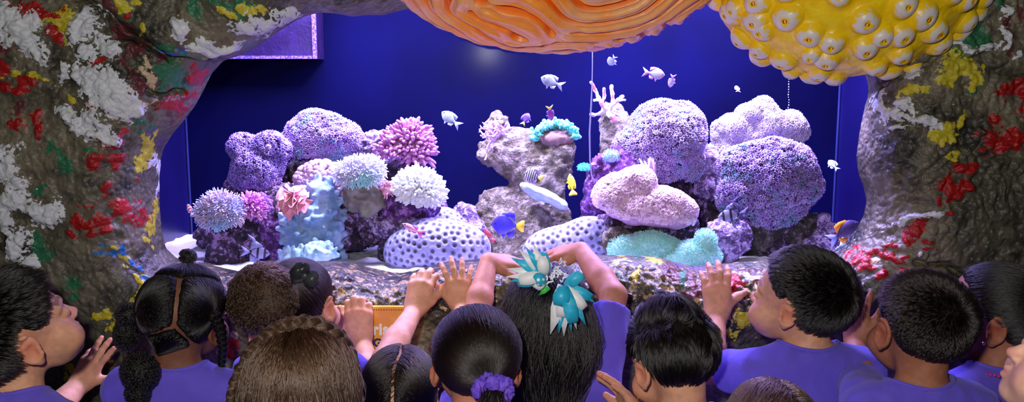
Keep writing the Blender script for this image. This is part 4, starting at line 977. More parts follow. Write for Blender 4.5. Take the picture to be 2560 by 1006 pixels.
fish('chromis', 'pale silver fish swimming left between the pink finger coral and the pillar', 1127, 298, 2.55, 62, 142, 12, silver, silfin, .46, group=None)
fish('chromis', 'silver fish with a forked tail high above the turquoise coral', 1380, 205, 2.55, 64, 158, -10, silver, silfin, .46)
fish('chromis', 'pink-edged silver fish in open water above the lavender dome', 1635, 184, 2.55, 60, -8, 10, pinks, pkfin, .46)
fish('chromis', 'small rounded silver fish just below the orange sculpture', 1530, 152, 2.6, 34, 240, 40, silver, silfin, .62)
fish('chromis', 'small pinkish fish nose-down right of the pink-edged one', 1679, 203, 2.6, 38, 262, 30, pinks, pkfin, .4)
fish('chromis', 'slender pale fish seen end-on above the dome cleft', 1843, 222, 2.6, 34, 84, 62, pinks, pkfin, .34)
fish('damselfish', 'small violet fish hovering above the centre pillar', 1314, 298, 2.56, 38, 60, 25, mat('violet_fish', (.09, .04, .30), (.15, .06, .36), scale=40, rough=.4), mat('violet_fin', (.12, .07, .36), rough=.4), .55, tail_m=mat('yellow_tail', (.75, .65, .1), rough=.4))
fish('anthias', 'purple fish with a yellow tail nose-down at the turquoise coral', 1376, 284, 2.54, 46, 280, 30, mat('purple_fish', (.18, .04, .32), (.28, .06, .34), scale=40, rough=.4), mat('purple_fin', (.36, .12, .6), rough=.4), .36, tail_m=mat('lemon_tail', (.8, .7, .1), rough=.4))
yel = mat('lemon_fish', (.80, .50, .02), (.9, .62, .04), scale=60, rough=.4)
fish('wrasse', 'slim yellow fish hanging upright right of the centre pillar', 1429, 462, 2.56, 62, 98, 25, yel, yel, .30, .18, 'fan', .15)
fish('striped_damselfish', 'small black and white striped fish above the white plate', 1334, 440, 2.54, 52, 165, 10, striped('damsel_stripes', (.5, .48, .6), (.03, .02, .06), 62, .1), mat('damsel_fin', (.34, .28, .5), rough=.5), .66, .2, 'fan', .25, tail_m=mat('damsel_tail', (.8, .6, .1), rough=.4))
fish('tang', 'deep blue tang with a yellow tail in front of the pillar foot', 1270, 563, 2.46, 88, 176, 8, mat('tang_blue', (.05, .03, .52), (.06, .04, .6), scale=20, rough=.45), mat('tang_fin', (.05, .03, .55), rough=.45), .60, .16, 'fan', .32, tail_m=mat('tang_tail', (.9, .55, .03), rough=.4))
bang = striped('cardinal_bands', (.30, .26, .50), (.012, .01, .03), 26, .55)
bfin = mat('cardinal_fin', (.22, .19, .46), (.05, .04, .12), scale=120, rough=.5, lo=.48, hi=.52)
fish('cardinalfish', 'banded fish with long trailing fins in front of the big purple dome', 1832, 538, 2.42, 76, 190, 10, bang, bfin, .42, .16, 'fork', .9, filament=True)
fish('cardinalfish', 'banded fish with long pale fins low over the sand at left', 640, 632, 2.40, 72, -8, 10, bang, mat('cardinal_pale_fin', (.26, .24, .5), rough=.5), .42, .16, 'fork', .9, filament=True)
fish('angelfish', 'purple-black fish with orange fins near the right rock edge', 2110, 580, 2.42, 100, 28, 15, mat('dusky_fish', (.06, .035, .14), (.10, .06, .20), scale=50, rough=.45), mat('orange_fin', (.85, .28, .02), rough=.45), .42, .16, 'fork', .35, tail_m=mat('pale_blue_tail', (.35, .36, .85), rough=.4))
fish('chromis', 'small dull silver fish by the right wall of the tank', 2083, 413, 2.66, 38, 125, 40, silver, silfin, .5)
fish('anthias', 'slender magenta and white fish over the large ringed dome', 1032, 573, 2.38, 62, 152, 5, mat('magenta_fish', (.80, .30, .62), (.85, .5, .78), scale=30, rough=.4), mat('magenta_fin', (.78, .10, .46), rough=.4), .24, .14, 'fork', .12)
fish('anthias', 'slender red fish beside the blue tang', 1222, 588, 2.44, 46, 128, 10, mat('red_fish', (.52, .07, .12), rough=.4), mat('red_fin', (.5, .06, .12), rough=.4), .26, .16, 'fan', .12)
m = striped('red_white_bands', (.80, .74, .86), (.70, .12, .10), 30, .1)
fish('reflected_fish', 'reflection of a tiny red and white banded fish, built solid at the left pane', 475, 525, 2.62, 36, 118, 20, m, m, .34, .2, 'fan', .15)  # reflection in the side pane, modelled as a solid fish
# ================================================================== children
SHIRT = NT('purple_cotton'); n1 = SHIRT.noise(900, 2); SHIRT.base(SHIRT.mix(SHIRT.noise(14, 3), srgb(94, 76, 194), srgb(106, 90, 210))); SHIRT.p(Roughness=.85)
SHIRT.b.inputs['Specular IOR Level'].default_value = .15; SHIRT.b.inputs['Sheen Weight'].default_value = .15
SHIRT.bump(SHIRT.math('ADD', SHIRT.math('MULTIPLY', n1, .15), SHIRT.noise(26, 3, .6)), .35, .012); SHIRT = SHIRT.m
TROUS = mat('dark_trousers', (.02, .022, .04), (.03, .03, .05), scale=200, rough=.9)
SHOE = mat('dark_shoe', (.02, .02, .02), (.05, .05, .05), scale=60, rough=.5)
def skinmat(name, c, lip=(150, 80, 76), brow=(30, 20, 18)):
    m_ = NT(name); c1 = srgb(*c); c2 = srgb(*[min(255, x * 1.08 + 4) for x in c])
    b_ = m_.mix(m_.ramp(m_.noise(45, 3), .35, .65), c1, c2)
    red = srgb(min(255, c[0] * 1.04), c[1] * .80, c[2] * .78)
    b_ = m_.mix(m_.math('MULTIPLY', m_.attr('blush', 'Fac'), .7), b_, red)
    b_ = m_.mix(m_.attr('lip', 'Fac'), b_, srgb(*lip)); b_ = m_.mix(m_.math('MULTIPLY', m_.attr('brow', 'Fac'), .55), b_, srgb(*brow)); m_.base(b_)
    m_.p(Roughness=.56); m_.b.inputs['Specular IOR Level'].default_value = .26; m_.bump(m_.noise(420, 3), .12, .002)
    m_.b.inputs['Subsurface Weight'].default_value = .18; m_.b.inputs['Subsurface Radius'].default_value = (1, .35, .2); m_.b.inputs['Subsurface Scale'].default_value = .006
    return m_.m
def hairmat(name, c, rough=.28, core=None, spec=.5):
    m_ = bpy.data.materials.new(name); m_.use_nodes = True; t_ = m_.node_tree; t_.nodes.clear()
    o = t_.nodes.new('ShaderNodeOutputMaterial'); h_ = t_.nodes.new('ShaderNodeBsdfHairPrincipled')
    h_.parametrization = 'COLOR'; h_.inputs['Color'].default_value = (*c, 1); h_.inputs['Roughness'].default_value = rough
    h_.inputs['Radial Roughness'].default_value = .45; h_.inputs['Random Roughness'].default_value = .15
    if 'Random Color' in h_.inputs: h_.inputs['Random Color'].default_value = .15
    t_.links.new(h_.outputs[0], o.inputs[0])
    cap_ = mat(name + '_mass', tuple(.5 * x for x in c), tuple(.8 * x for x in c), scale=120, rough=.6, bump=.5, bscale=160, spec=.2)
    return m_, cap_
BLACK = hairmat('black_hair', (.0045, .0035, .003)); DARK = hairmat('dark_brown_hair', (.009, .0055, .004)); BROWN = hairmat('brown_hair', (.055, .027, .015), .24); LBROWN = hairmat('chestnut_hair', (.06, .03, .018), .3)
CURLY = hairmat('curly_brown_hair', (.034, .016, .008), .3)
CC, CR = A(0, -.015, .035), A(.0725, .0895, .0735)
def zline(y, style='boy'):
    k_ = {'boy': ([-.11, -.075, -.045, -.03, -.012, .0, .012, .03, .05, .075], [-.058, -.050, -.036, .010, .026, .028, .018, .030, .050, .068]),
          'fwd': ([-.11, -.075, -.045, -.03, -.012, .0, .012, .03, .05, .075], [-.058, -.050, -.034, .020, .036, .036, .016, .010, .026, .054]),
          'girl': ([-.11, -.075, -.045, -.03, -.012, .0, .012, .03, .05, .075], [-.062, -.055, -.042, -.016, .004, .004, .012, .036, .056, .076])}[style]
    return np.interp(y, *k_)
def hregion(p, style='boy'):
    return (p[:, 2] - zline(p[:, 1], style) + .004 * noise(p, 120, 5)) / .008
class Kid:
    def __init__(k, label, head, s, yaw, pitch=0, roll=0, skin=None, hair=BLACK, byaw=0, arms=None, hs='boy', lean=(0, 0), face=False, sleeve=.62, neck=(0, 0, 0), shw=.105, h=.0028, group='children crowding at the tank'):
        k.s, k.hair, k.hs = s, hair, hs
        k.C = P(*head); k.R = rot('z', yaw) @ rot('x', pitch) @ rot('y', roll)
        k.W = lambda p: k.C + s * (np.asarray(p, float) @ k.R.T)
        Rb = rot('z', byaw); B = lambda x, y, z: Rb @ A(x, y, z) * s
        N = k.W((0, -.032, -.085)) * .6 + (k.C + Rb @ A(0, -.035, -.10) * s) * .4 + B(*neck); k.N = N
        k.t = thing('person', label, 'person', (N[0], N[1], 0), group); k.t.location = (N[0], N[1], 0)
        q = Sdf(); H = k.W; R = k.R
        E = lambda c, r, kk=.012, sub=False, R2=I3: q.ell(H(c), A(*r) * s, kk * s, R @ R2, sub)
        Cn = lambda a, b, ra, rb, kk=.008, sub=False: q.cone(H(a), H(b), ra * s, rb * s, kk * s, sub)
        E(CC, CR - .0015); E((0, .030, .03), (.057, .050, .055), .02); E((0, .032, -.028), (.052, .050, .058), .022); E((0, .040, -.066), (.040, .035, .028), .02)
        E((0, .060, -.080), (.015, .012, .012), .016)
        for e in (-1, 1):
            E((e * .036, .051, -.043), (.029, .030, .030), .016); Cn((e * .014, .080, .014), (e * .042, .066, .012), .009, .008, .012)
        for e in (-1, 1):
            E((e * .030, .090, -.004), (.015, .010, .010), .008, True); E((e * .030, .072, -.005), (.0145, .0115, .0105), .003)
        Cn((0, .079, .0), (0, .089, -.023), .0062, .0088, .008); E((0, .0920, -.026), (.0092, .009, .0082), .004)
        for e in (-1, 1): E((e * .0100, .085, -.029), (.0075, .009, .0065), .004)
        Cn((0, .0835, -.050), (-.015, .077, -.052), .0050, .0032, .004); Cn((0, .0835, -.050), (.015, .077, -.052), .0050, .0032, .004)
        Cn((0, .0815, -.0605), (-.012, .077, -.058), .0056, .0034, .004); Cn((0, .0815, -.0605), (.012, .077, -.058), .0056, .0034, .004)
        q.cone(H((-.016, .0870, -.0555)), H((.016, .0870, -.0555)), .0016 * s, .0016 * s, .0015, True)
        for e in (-1, 1):   # ears
            Re = rot('z', e * -24) @ rot('x', -12)
            ec = A(e * .0735, -.010, -.004); M_ = lambda a, b, c: ec + Re @ A(e * a, b, c)
            q.ell(H(M_(.002, 0, 0)), A(.0048, .0165, .027) * s, .006 * s, R @ Re); hp = []
            for a_ in np.linspace(-150, 95, 13):
                t_ = math.radians(a_); hp.append(H(M_(.0065, -.0165 * math.cos(t_) * 1.0, .002 + .0255 * math.sin(-t_) * -1 * (1 if 1 else 0))))
            q.chain(hp, [.0040 * s] * 13, .0025 * s)
            q.ell(H(M_(.008, .003, -.002)), A(.005, .0085, .013) * s, .003 * s, R @ Re, True)
            Cn(M_(.006, -.006, .008), M_(.006, .002, .014), .003, .0025, .003); Cn(M_(.006, .012, -.002), M_(.005, .011, -.008), .0036, .003, .003)
            E(M_(.003, .006, -.026), (.005, .008, .008), .005)
        base = N + B(0, 0, -.01)
        q.cone(H((0, -.026, -.03)), base, .046 * s, .043 * s, .02 * s)
        k.sh = {-1: N + B(-shw, .0, -.050), 1: N + B(shw, .0, -.050)}
        lx, ly = lean; hip = N + B(lx, ly, -.36); k.hip = hip
        for e in (-1, 1): q.cone(N + B(e * .01, -.004, -.014), k.sh[e], .034 * s, .036 * s, .02 * s)
        q.ell(N + B(0, .002, -.13), A(shw * .92, .062, .115) * s, .03 * s, Rb); q.cone(N + B(0, .002, -.16), hip, .075 * s, .075 * s, .04 * s)
        # shirt
        sh = Sdf(); g = .010
        for e in (-1, 1): sh.cone(N + B(e * .012, -.004, -.016), k.sh[e], (.034 + g) * s, (.037 + g) * s, .02 * s)
        sh.ell(N + B(0, .002, -.13), A(shw * .92 + g + .006, .062 + g + .004, .125) * s, .03 * s, Rb); sh.cone(N + B(0, .002, -.17), hip + B(0, 0, -.05), (.078 + g) * s, (.092 + g) * s, .05 * s)
        fingers = []
        for e in (-1, 1):
            a_ = (arms or {}).get('L' if e < 0 else 'R')
            S0 = k.sh[e]
            if a_: el, wr = P(*a_['elbow']), P(*a_['wrist'])
            else: el = S0 + B(e * .03, .02, -.15); wr = el + B(e * -.01, .07, -.12)
            q.cone(S0, el, .034 * s, .0300 * s, .015 * s); q.cone(el, el + (wr - el) * .35, .0300 * s, .0318 * s, .01 * s); q.cone(el + (wr - el) * .35, wr, .0318 * s, .0215 * s, .01 * s)
            f = (a_ or {}).get('sleeve', sleeve); d_ = el - S0; tip = S0 + d_ * f
            sh.cone(S0 - d_ * .08, tip, (.038 + g) * s, (.037 + g) * s, .018 * s, flat=True)
            sh.cone(S0 + d_ * (f - .18), tip + d_ * .2, (.0345) * s, (.0345) * s, .002, sub=True, flat=True)
            if a_: k.hand(q, e, wr, a_, fingers, el)
            else: k.hand(q, e, wr, dict(dir=tuple(wr - el), back=tuple(Rb @ A(e, 0, 0)), curl=(20, 25, 15)), fingers, el)
        # neck opening and collar rib
        nc = N + B(0, .006, .004); ax = nrm(H((0, 0, 0)) - N) * .5 + A(0, 0, .5)
        sh.ell(N + B(0, .012, .030), A(.062, .060, .052) * s, .006 * s, Rb, True)
        V, F = q.mesh(h, 2)
        pl = ((V - k.C) / s) @ R
        lipa = np.exp(-(((pl - A(0, .082, -.0555)) / A(.015, .012, .0085)) ** 2).sum(1) * 1.2) * sstep(.072, .08, pl[:, 1])
        brow = np.zeros(len(V))
        for e in (-1, 1):
            t_ = np.clip((e * pl[:, 0] - .014) / .03, 0, 1); zc = .0165 + .006 * np.sin(t_ * PI * .8)
            brow = np.maximum(brow, (1 - sstep(.0022, .0045, np.abs(pl[:, 2] - zc))) * (np.abs(e * pl[:, 0] - .029) < .018) * (pl[:, 1] > .05))
        blush = np.zeros(len(V))
        for e in (-1, 1):
            blush = np.maximum(blush, np.exp(-(((pl - A(e * .078, -.010, -.002)) / .022) ** 2).sum(1))); blush = np.maximum(blush, .6 * np.exp(-(((pl - A(e * .036, .066, -.04)) / .022) ** 2).sum(1)))
        blush = np.maximum(blush, .8 * np.exp(-(((pl - A(0, .099, -.026)) / .012) ** 2).sum(1)))
        for c, r in fingers: blush = np.maximum(blush, .8 * np.exp(-((V - c) ** 2).sum(1) / (2 * r * r)))
        k.body = mk('body', V, F, skin, k.t, attrs={'lip': np.clip(lipa * 1.1, 0, 1), 'brow': brow, 'blush': np.clip(blush, 0, 1)})
        V, F = sh.mesh(.005, 2); nv_ = vnormals(V, F)
        V = V + nv_ * (.0045 * fbm(V * A(1, 1, .6), 16, 3, 2) + .002 * noise(V * A(1, 1, .5), 42, 8))[:, None]
        k.shirt = mk('shirt', V, F, SHIRT, k.t)
        ev_ = (V - (N + B(0, .012, .030))) @ Rb / (A(.062, .060, .052) * s); el_ = np.linalg.norm(ev_, axis=1); an_ = np.arctan2(ev_[:, 1], ev_[:, 0]); pts_ = []
        for a_ in np.linspace(-PI, PI, 41)[:-1]:
            m_ = (np.abs((an_ - a_ + PI) % (2 * PI) - PI) < .16) & (el_ < 1.22) & (el_ > .9)
            if m_.any(): i_ = np.argmax(np.where(m_, V[:, 2], -9)); pts_.append(V[i_])
        pts_ = np.array(pts_); pts_ = np.r_[pts_, pts_[:2]]
        for _ in range(4): pts_ = .5 * pts_ + .25 * (np.roll(pts_, 1, 0) + np.roll(pts_, -1, 0))
        V_, F_ = tube(pts_[:-1], .0048 * s, 8); mk('collar', V_, F_, SHIRT, k.t)
        # collar rib: ring where the opening meets the cloth
        # trousers and shoes
        tz = Sdf(); fz = .06
        for e in (-1, 1):
            an = A(hip[0], hip[1], fz) + Rb @ A(e * .06, .0, 0) * s
            tz.cone(hip + B(e * .045, 0, -.02), an, .064 * s, .042 * s, .02)
        tz.ell(hip, A(.092, .07, .07) * s, .03)
        V, F = tz.mesh(.012, 1); mk('trousers', V, F, TROUS, k.t)
        for e in (-1, 1):
            an = A(hip[0], hip[1], .034) + Rb @ A(e * .06, .03, 0) * s
            V, F = Sdf().ell(an, (.034, .08, .033), .01, Rb).ell(an + A(0, 0, .03) - Rb @ A(0, .03, 0), (.032, .04, .04), .02, Rb).mesh(.008, 1); mk('shoe', V, F, SHOE, k.t)
        if face == 2:
            for e in (-1, 1):
                V, F = ico(3); Vw_ = H(V * .0100 + A(e * .030, .0728, -.005)); look = sstep(.80, .84, V @ nrm(A(e * .06, 1, .12)))
                mk('eye', Vw_, F, EYE, k.t, attrs={'iris': look})
                parts = []
                for a_ in np.linspace(-.9, .9, 14):
                    p0_ = A(e * .030 + .0135 * math.sin(a_), .0845 - .007 * abs(math.sin(a_)), .0005 + .0035 * math.cos(a_)); p1_ = p0_ + A(.002 * math.sin(a_), .0035, .0012)
                    parts.append(tube(H(np.array([p0_, (p0_ + p1_) / 2 + A(0, 0, -.0006), p1_])), np.array([.0006, .0005, .0003]) * s, 4))
                V, F = merge(parts); mk('eyelashes', V, F, DARK[1], k.t)
    def hand(k, q, e, wr, a_, fingers, el):
        s = k.s * a_.get('size', 1.0); f = nrm(A(*a_['dir'])); b = A(*a_['back']); b = nrm(b - f * (b @ f)); t = np.cross(f, b) * (-e)
        L = lambda x, y, z: wr + (t * x + f * y + b * z) * s
        cv = a_.get('curl', (10, 12, 8)); sp = a_.get('spread', 6); th = a_.get('thumb', 28)
        base = [(.0205, .056, .0), (.0068, .060, .002), (-.0068, .058, .001), (-.0195, .052, -.002)]
        lens = [(.023, .0145, .012), (.026, .0165, .013), (.024, .0155, .0125), (.0185, .0115, .011)]
        rad = [(.0078, .0070, .0064, .0056), (.0080, .0072, .0066, .0057), (.0077, .0069, .0063, .0055), (.0070, .0062, .0056, .0049)]
        q.cone(wr, L(0, .012, 0), .0195 * s, .017 * s, .01)
        for i_, (bx, by, bz) in enumerate(base):
            q.cone(L(bx * .55, .010, 0), L(bx, by, bz), .0135 * s, .0092 * s, .009 * s)
        q.ell(L(.006, .030, -.004), A(.024, .026, .012) * s, .01 * s, np.stack([t, f, b], 1))
        for i_ in range(4):
            ang_ = math.radians(sp * (1.5 - i_) + a_.get('fan', 0)); fd = f * math.cos(ang_) + t * math.sin(ang_); p = L(*base[i_]); c_ = 0; pts = [p]
            ci = a_.get('curls', {}).get(i_, cv)
            for j_ in range(3):
                c_ += math.radians(ci[j_]); d = fd * math.cos(c_) - b * math.sin(c_); p = p + d * lens[i_][j_] * s; pts.append(p)
            q.chain(pts, [r * s for r in rad[i_]], .0022 * s); fingers.append((pts[-1], .008 * s)); fingers.append((pts[0], .006 * s))
        ta = math.radians(th); td = f * math.cos(ta) + t * math.sin(ta) - b * .25; td = nrm(td)
        p0_ = L(.016, .012, -.004); p1_ = L(.027, .028, -.008); p2_ = p1_ + td * .024 * s; td2 = nrm(td + f * a_.get('tb', .15)); p3_ = p2_ + td2 * .019 * s
        q.chain([p0_, p1_, p2_, p3_], [.0125 * s, .0105 * s, .0083 * s, .0064 * s], .006 * s); fingers.append((p3_, .008 * s))
    # -------------------------------------------------------------- hair
    def cap(k, thick=.006, parts=None, lump=0., extra=None, hs=None):
        V, F = ico(6); p = CC + V * CR; reg = hregion(p, hs or k.hs)
        keep = sstep(-.6, .6, reg)
        if parts is not None: keep = keep * parts(p)
        off = -.010 + (thick + .010) * keep
        if lump: off = off + lump * noise(p, 70, 9) * keep
        if extra is not None: off = off + extra(p) * keep
        p = p + nrm(V / CR) * off[:, None]
        fm = keep[F].max(1) > .02
        k.hairo = mk('hair', k.W(p), F[fm], k.hair[1], k.t)
        return k.hairo
    def roots(k, n, rng, parts=None, off=.001, hs=None):
        d = nrm(rng.normal(size=(n * 3, 3))); p = CC + d * CR; ok = hregion(p, hs or k.hs) > .2
        if parts is not None: ok &= parts(p) > .5
        d = d[ok][:n]; p = p[ok][:n]; nn_ = nrm(d / CR)
        return p + nn_ * off, nn_
    def strands(k, pts, rad, parent=None, name='hair_strands', m_=None, taper=.35):
        N_, M_ = pts.shape[:2]
        hc = bpy.data.hair_curves.new(name); hc.add_curves([M_] * N_)
        w_ = k.W(pts.reshape(-1, 3)) - ORG[(parent or k.hairo).name]
        hc.attributes['position'].data.foreach_set('vector', w_.astype(np.float32).ravel())
        at = hc.attributes.get('radius') or hc.attributes.new('radius', 'FLOAT', 'POINT')
        r_ = rad * k.s * (1 - (1 - taper) * np.linspace(0, 1, M_) ** 2)
        at.data.foreach_set('value', np.tile(r_, N_).astype(np.float32))
        hc.materials.append((m_ or k.hair)[0]); o = bpy.data.objects.new(name, hc)
        link(o, parent or k.hairo, ORG[(parent or k.hairo).name]); o['kind'] = 'stuff'; return o
    def coll(k, p, off, torso=True, neck=True):
        q_ = (p - CC) / (CR + off); n_ = np.linalg.norm(q_, axis=1); i_ = n_ < 1
        p[i_] = CC + (p[i_] - CC) / n_[i_, None]
        a = A(0, -.026, -.03); 
        if torso:
            loc = lambda w_: ((w_ - k.C) / k.s) @ k.R
            for a_, b_, r_ in ((loc(k.sh[-1]), loc(k.sh[1]), .062), (loc(k.N + A(0, 0, -.10) * k.s), loc(k.hip), .105), (A(0, -.026, -.03), loc(k.N), .048))[:3 if neck else 2]:
                ab = b_ - a_; t_ = np.clip(((p - a_) @ ab) / (ab @ ab), 0, 1); c_ = a_ + t_[:, None] * ab; v_ = p - c_; d_ = np.linalg.norm(v_, axis=1); j_ = d_ < r_
                p[j_] = c_[j_] + v_[j_] / d_[j_, None] * r_
        return p
    def march(k, p, d, flow, L, M_, off=.002, torso=False):
        pts = [p.copy()]; L = np.broadcast_to(L, (len(p),))
        for i_ in range(M_):
            d = nrm(flow(p, i_ / M_, d)); p = k.coll(p + d * (L / M_)[:, None], off, torso); pts.append(p.copy())
        return np.stack(pts, 1)
    def clump(k, pts, rng, K, amt, gid=None):
        N_, M_ = pts.shape[:2]; off_ = 0 if gid is None else (gid * 10.0)[:, None] * A(1, 0, 0); key = pts[:, 0] + off_; g_ = rng.choice(N_, min(K, N_), replace=False); near = np.zeros(N_, int)
        for q in range(0, N_, 2000): near[q:q + 2000] = ((key[q:q + 2000, None] - key[g_][None]) ** 2).sum(-1).argmin(1)
        t_ = np.linspace(0, 1, M_)[None, :, None] ** 1.3 * amt
        return pts + (pts[g_][near] - pts) * t_
    def grav(k): return A(0, 0, -1) @ k.R
EYE = NT('eye_white'); EYE.base(EYE.mix(EYE.attr('iris', 'Fac'), (.75, .73, .70), (.02, .01, .008))); EYE.p(Roughness=.15); EYE = EYE.m
def tang(v, n): return v - n * (v * n).sum(1)[:, None]
def short_hair(k, n, L, whorl, seed, lift=.35, swirl=.35, rad=.00050, thick=.006, clumpK=700, clump=.45, line=None, top=None, jitter=.12, Lf=None, lump=.0015, hs=None):
    rng = np.random.default_rng(seed); k.cap(thick, lump=lump, hs=hs); p, nn_ = k.roots(n, rng, off=thick * .8, hs=hs); near_line = .16 + .84 * sstep(.0, .034, p[:, 2] - zline(p[:, 1], hs or k.hs))
    W0 = CC + nrm(A(*whorl)) * CR if line is None else None
    def away(q):
        if line is None: return q - W0
        best = np.full(len(q), 9.); out_ = np.zeros_like(q)
        for a_, b_ in zip(line[:-1], line[1:]):
            a_ = A(*a_); b_ = A(*b_); ab = b_ - a_; t_ = np.clip(((q - a_) @ ab) / (ab @ ab), 0, 1); v_ = q - a_ - t_[:, None] * ab; d_ = np.linalg.norm(v_, axis=1)
            j_ = d_ < best; best[j_] = d_[j_]; out_[j_] = v_[j_]
        return out_
    def nor(q): return nrm((q - CC) / CR ** 2)
    N0 = nor(p); tg = nrm(tang(away(p), N0)); tg = nrm(tg * math.cos(swirl) + np.cross(N0, tg) * math.sin(swirl) + jitter * rng.normal(size=p.shape))
    lf = np.full(len(p), lift) if Lf is None else Lf(p)[1]; Ls = (L if Lf is None else Lf(p)[0]) * (.75 + .5 * rng.random(len(p))) * near_line
    def flow(q, t_, d):
        n_ = nor(q); a_ = nrm(tang(away(q), n_)); return .6 * d + .4 * a_ + n_ * (lf * (1 - 1.3 * t_))[:, None]
    pts = k.march(p, tg * .8 + N0 * lf[:, None] * 1.6, flow, Ls, 6, thick)
    pts = k.clump(pts, rng, clumpK, clump); k.strands(pts, rad)
    return k
def fall_hair(k, n, L, seed, part=None, sidew=.8, rad=.00050, thick=.008, wave=.0, wf=3., M_=24, parts=None, clumpK=260, clump=.5, back=.35, spread=.002, hs='girl', torso=True, off=.010):
    """hair that leaves the parting, lies over the head and hangs"""
    rng = np.random.default_rng(seed); k.cap(thick, parts, hs=hs); p, nn_ = k.roots(n, rng, parts, off=thick * .9, hs=hs); g_ = k.grav()
    px_ = (part if part is not None else 0.) ; ph = rng.random(len(p)) * 6.28
    side = np.sign(p[:, 0] - px_ + .0005 * rng.normal(size=len(p)))
    d0 = np.stack([side * sidew, -.25 - back * np.ones(len(p)), .25 * np.ones(len(p))], 1)
    Ls = L * (.8 + .3 * rng.random(len(p)))
    jit_ = rng.normal(size=p.shape)
    def flow(q, t_, d):
        out_ = np.stack([side * sidew * 1.1 * max(0, 1 - 4.4 * t_) - (1.6 if t_ > .2 else 0) * np.clip(q[:, 0] / .09, -1, 1) * .6, np.where(q[:, 1] > -.04, -back, 0), 0 * side], 1)
        w_ = wave * np.stack([np.sin(wf * 6.28 * t_ + ph), np.cos(wf * 6.28 * t_ + ph * 1.3), 0 * ph], 1)
        return .5 * d + .35 * out_ + .55 * g_ + w_ + .06 * jit_
    offr = off * rng.random(len(p)) + thick + .0005
    pts = [p.copy()]; d = d0
    for i_ in range(M_):
        d = nrm(flow(p, i_ / M_, d)); p = p + d * (Ls / M_)[:, None]
        q_ = (p - CC) / (CR + offr[:, None]); n_ = np.linalg.norm(q_, axis=1); j_ = n_ < 1; p[j_] = CC + (p[j_] - CC) / n_[j_, None]
        p = k.coll(p, .002, torso, False); pts.append(p.copy())
    pts = k.clump(np.stack(pts, 1), rng, clumpK, clump); k.strands(pts, rad); return k
def gather_hair(k, n, ties, seed, parts=None, rad=.00048, thick=.006, M_=14, hs='girl', off=.006, jitter=.05, lump=0., clumpK=300, clump=.35):
    rng = np.random.default_rng(seed); T = np.array(ties, float); k.cap(thick, parts, lump, hs=hs); p, nn_ = k.roots(n, rng, parts, off=thick * .9, hs=hs)
    near = ((p[:, None] - T[None]) ** 2).sum(-1).argmin(1); Tt = T[near]; Ls = np.linalg.norm(Tt - p, axis=1) * 1.12 + .004
    jit_ = jitter * rng.normal(size=p.shape); offr = .6 * off * rng.random(len(p)) + thick + .0003; pts = [p.copy()]; d = nn_ * .3
    for i_ in range(M_):
        v = Tt - p; r_ = np.linalg.norm(v, axis=1); d = nrm(v + (jit_ * (1 - i_ / M_)) * r_[:, None] + .25 * d * r_[:, None]); p = p + d * np.minimum(Ls / M_, r_)[:, None]
        q_ = (p - CC) / (CR + offr[:, None]); n_ = np.linalg.norm(q_, axis=1); j_ = (n_ < 1); p[j_] = CC + (p[j_] - CC) / n_[j_, None]; pts.append(p.copy())
    pts = k.clump(np.stack(pts, 1), rng, clumpK, clump, near); k.strands(pts, rad); return k
def tail(k, tie, d0, n, L, seed, rad=.0005, spread=.012, wave=.1, wf=2.5, M_=20, name='ponytail', m_=None, coreR=None):
    """a bound tail of hair hanging from a tie point (head coordinates)"""
    rng = np.random.default_rng(seed); g_ = k.grav(); p = A(*tie) + spread * .5 * rng.normal(size=(n, 3)); ph = rng.random(n) * 6.28
    d = nrm(A(*d0) + .25 * rng.normal(size=(n, 3))); drift = rng.normal(size=(n, 3)) * .10; Ls = L * (.75 + .35 * rng.random(n))
    flow = lambda q, t_, d_: d_ * .8 + .28 * g_ + drift * .6 + wave * np.stack([np.sin(wf * 6.28 * t_ + ph), np.cos(wf * 6.28 * t_ + ph), 0 * ph], 1) - .10 * (q - A(*tie)) * 0
    pts = k.march(p, d, flow, Ls, M_, .004, True); pts = k.clump(pts, rng, 120, .5)
    mid = pts.mean(0); core = tube(k.W(mid[:-3]), np.linspace(spread * 1.2, spread * .8, len(mid) - 3) * k.s, 10)
    o = mk(name, *core, (m_ or k.hair)[1], k.t); k.strands(pts, rad, o, m_=m_); return o
def puff(k, c, r, n, seed, curl=.004, turns=3.0, L=.05, rad=.00045, name='hair_puff', coref=.8, m_=None, M_=24, out=1., ring=0):
    """a ball of curls (head coordinates)"""
    rng = np.random.default_rng(seed); c = A(*c); r = A(*r); V, F = ico(5)
    V = c + V * r * (coref + .10 * noise(V, 5, seed) + .06 * billow(V, 13, seed))[:, None]
    o = mk(name, k.W(V), F, (m_ or k.hair)[1], k.t)
    d = nrm(rng.normal(size=(n, 3))); p0 = c + d * r * (coref * (.80 + .2 * rng.random(n)))[:, None]; ax_ = nrm(d * out + .8 * rng.normal(size=(n, 3)))
    u = nrm(np.cross(ax_, rng.normal(size=(n, 3)))); v = np.cross(ax_, u); t_ = np.linspace(0, 1, M_); Ls = L * (.6 + .6 * rng.random(n)); ph = rng.random(n) * 6.28; cr = curl * (.7 + .6 * rng.random(n))
    tw = turns * (.8 + .4 * rng.random(n)); g_ = k.grav()
    an = tw[:, None] * t_[None] * 6.28 + ph[:, None]; am = cr[:, None] * np.minimum(1, t_ * 5)[None]
    pts = p0[:, None] + ax_[:, None] * (Ls[:, None] * t_[None])[..., None] + u[:, None] * (am * np.cos(an))[..., None] + v[:, None] * (am * np.sin(an))[..., None] + g_ * (.35 * Ls[:, None] * t_[None] ** 2)[..., None]
    q_ = (pts - c) / (r * 1.08); n_ = np.linalg.norm(q_, axis=-1); f_ = np.where(n_ > 1, 1 / np.maximum(n_, 1e-6) ** .8, 1); pts = c + (pts - c) * f_[..., None]
    if ring: pts = k.clump(pts, rng, ring, .86)
    k.strands(pts, rad, o, m_=m_, taper=.7); return o
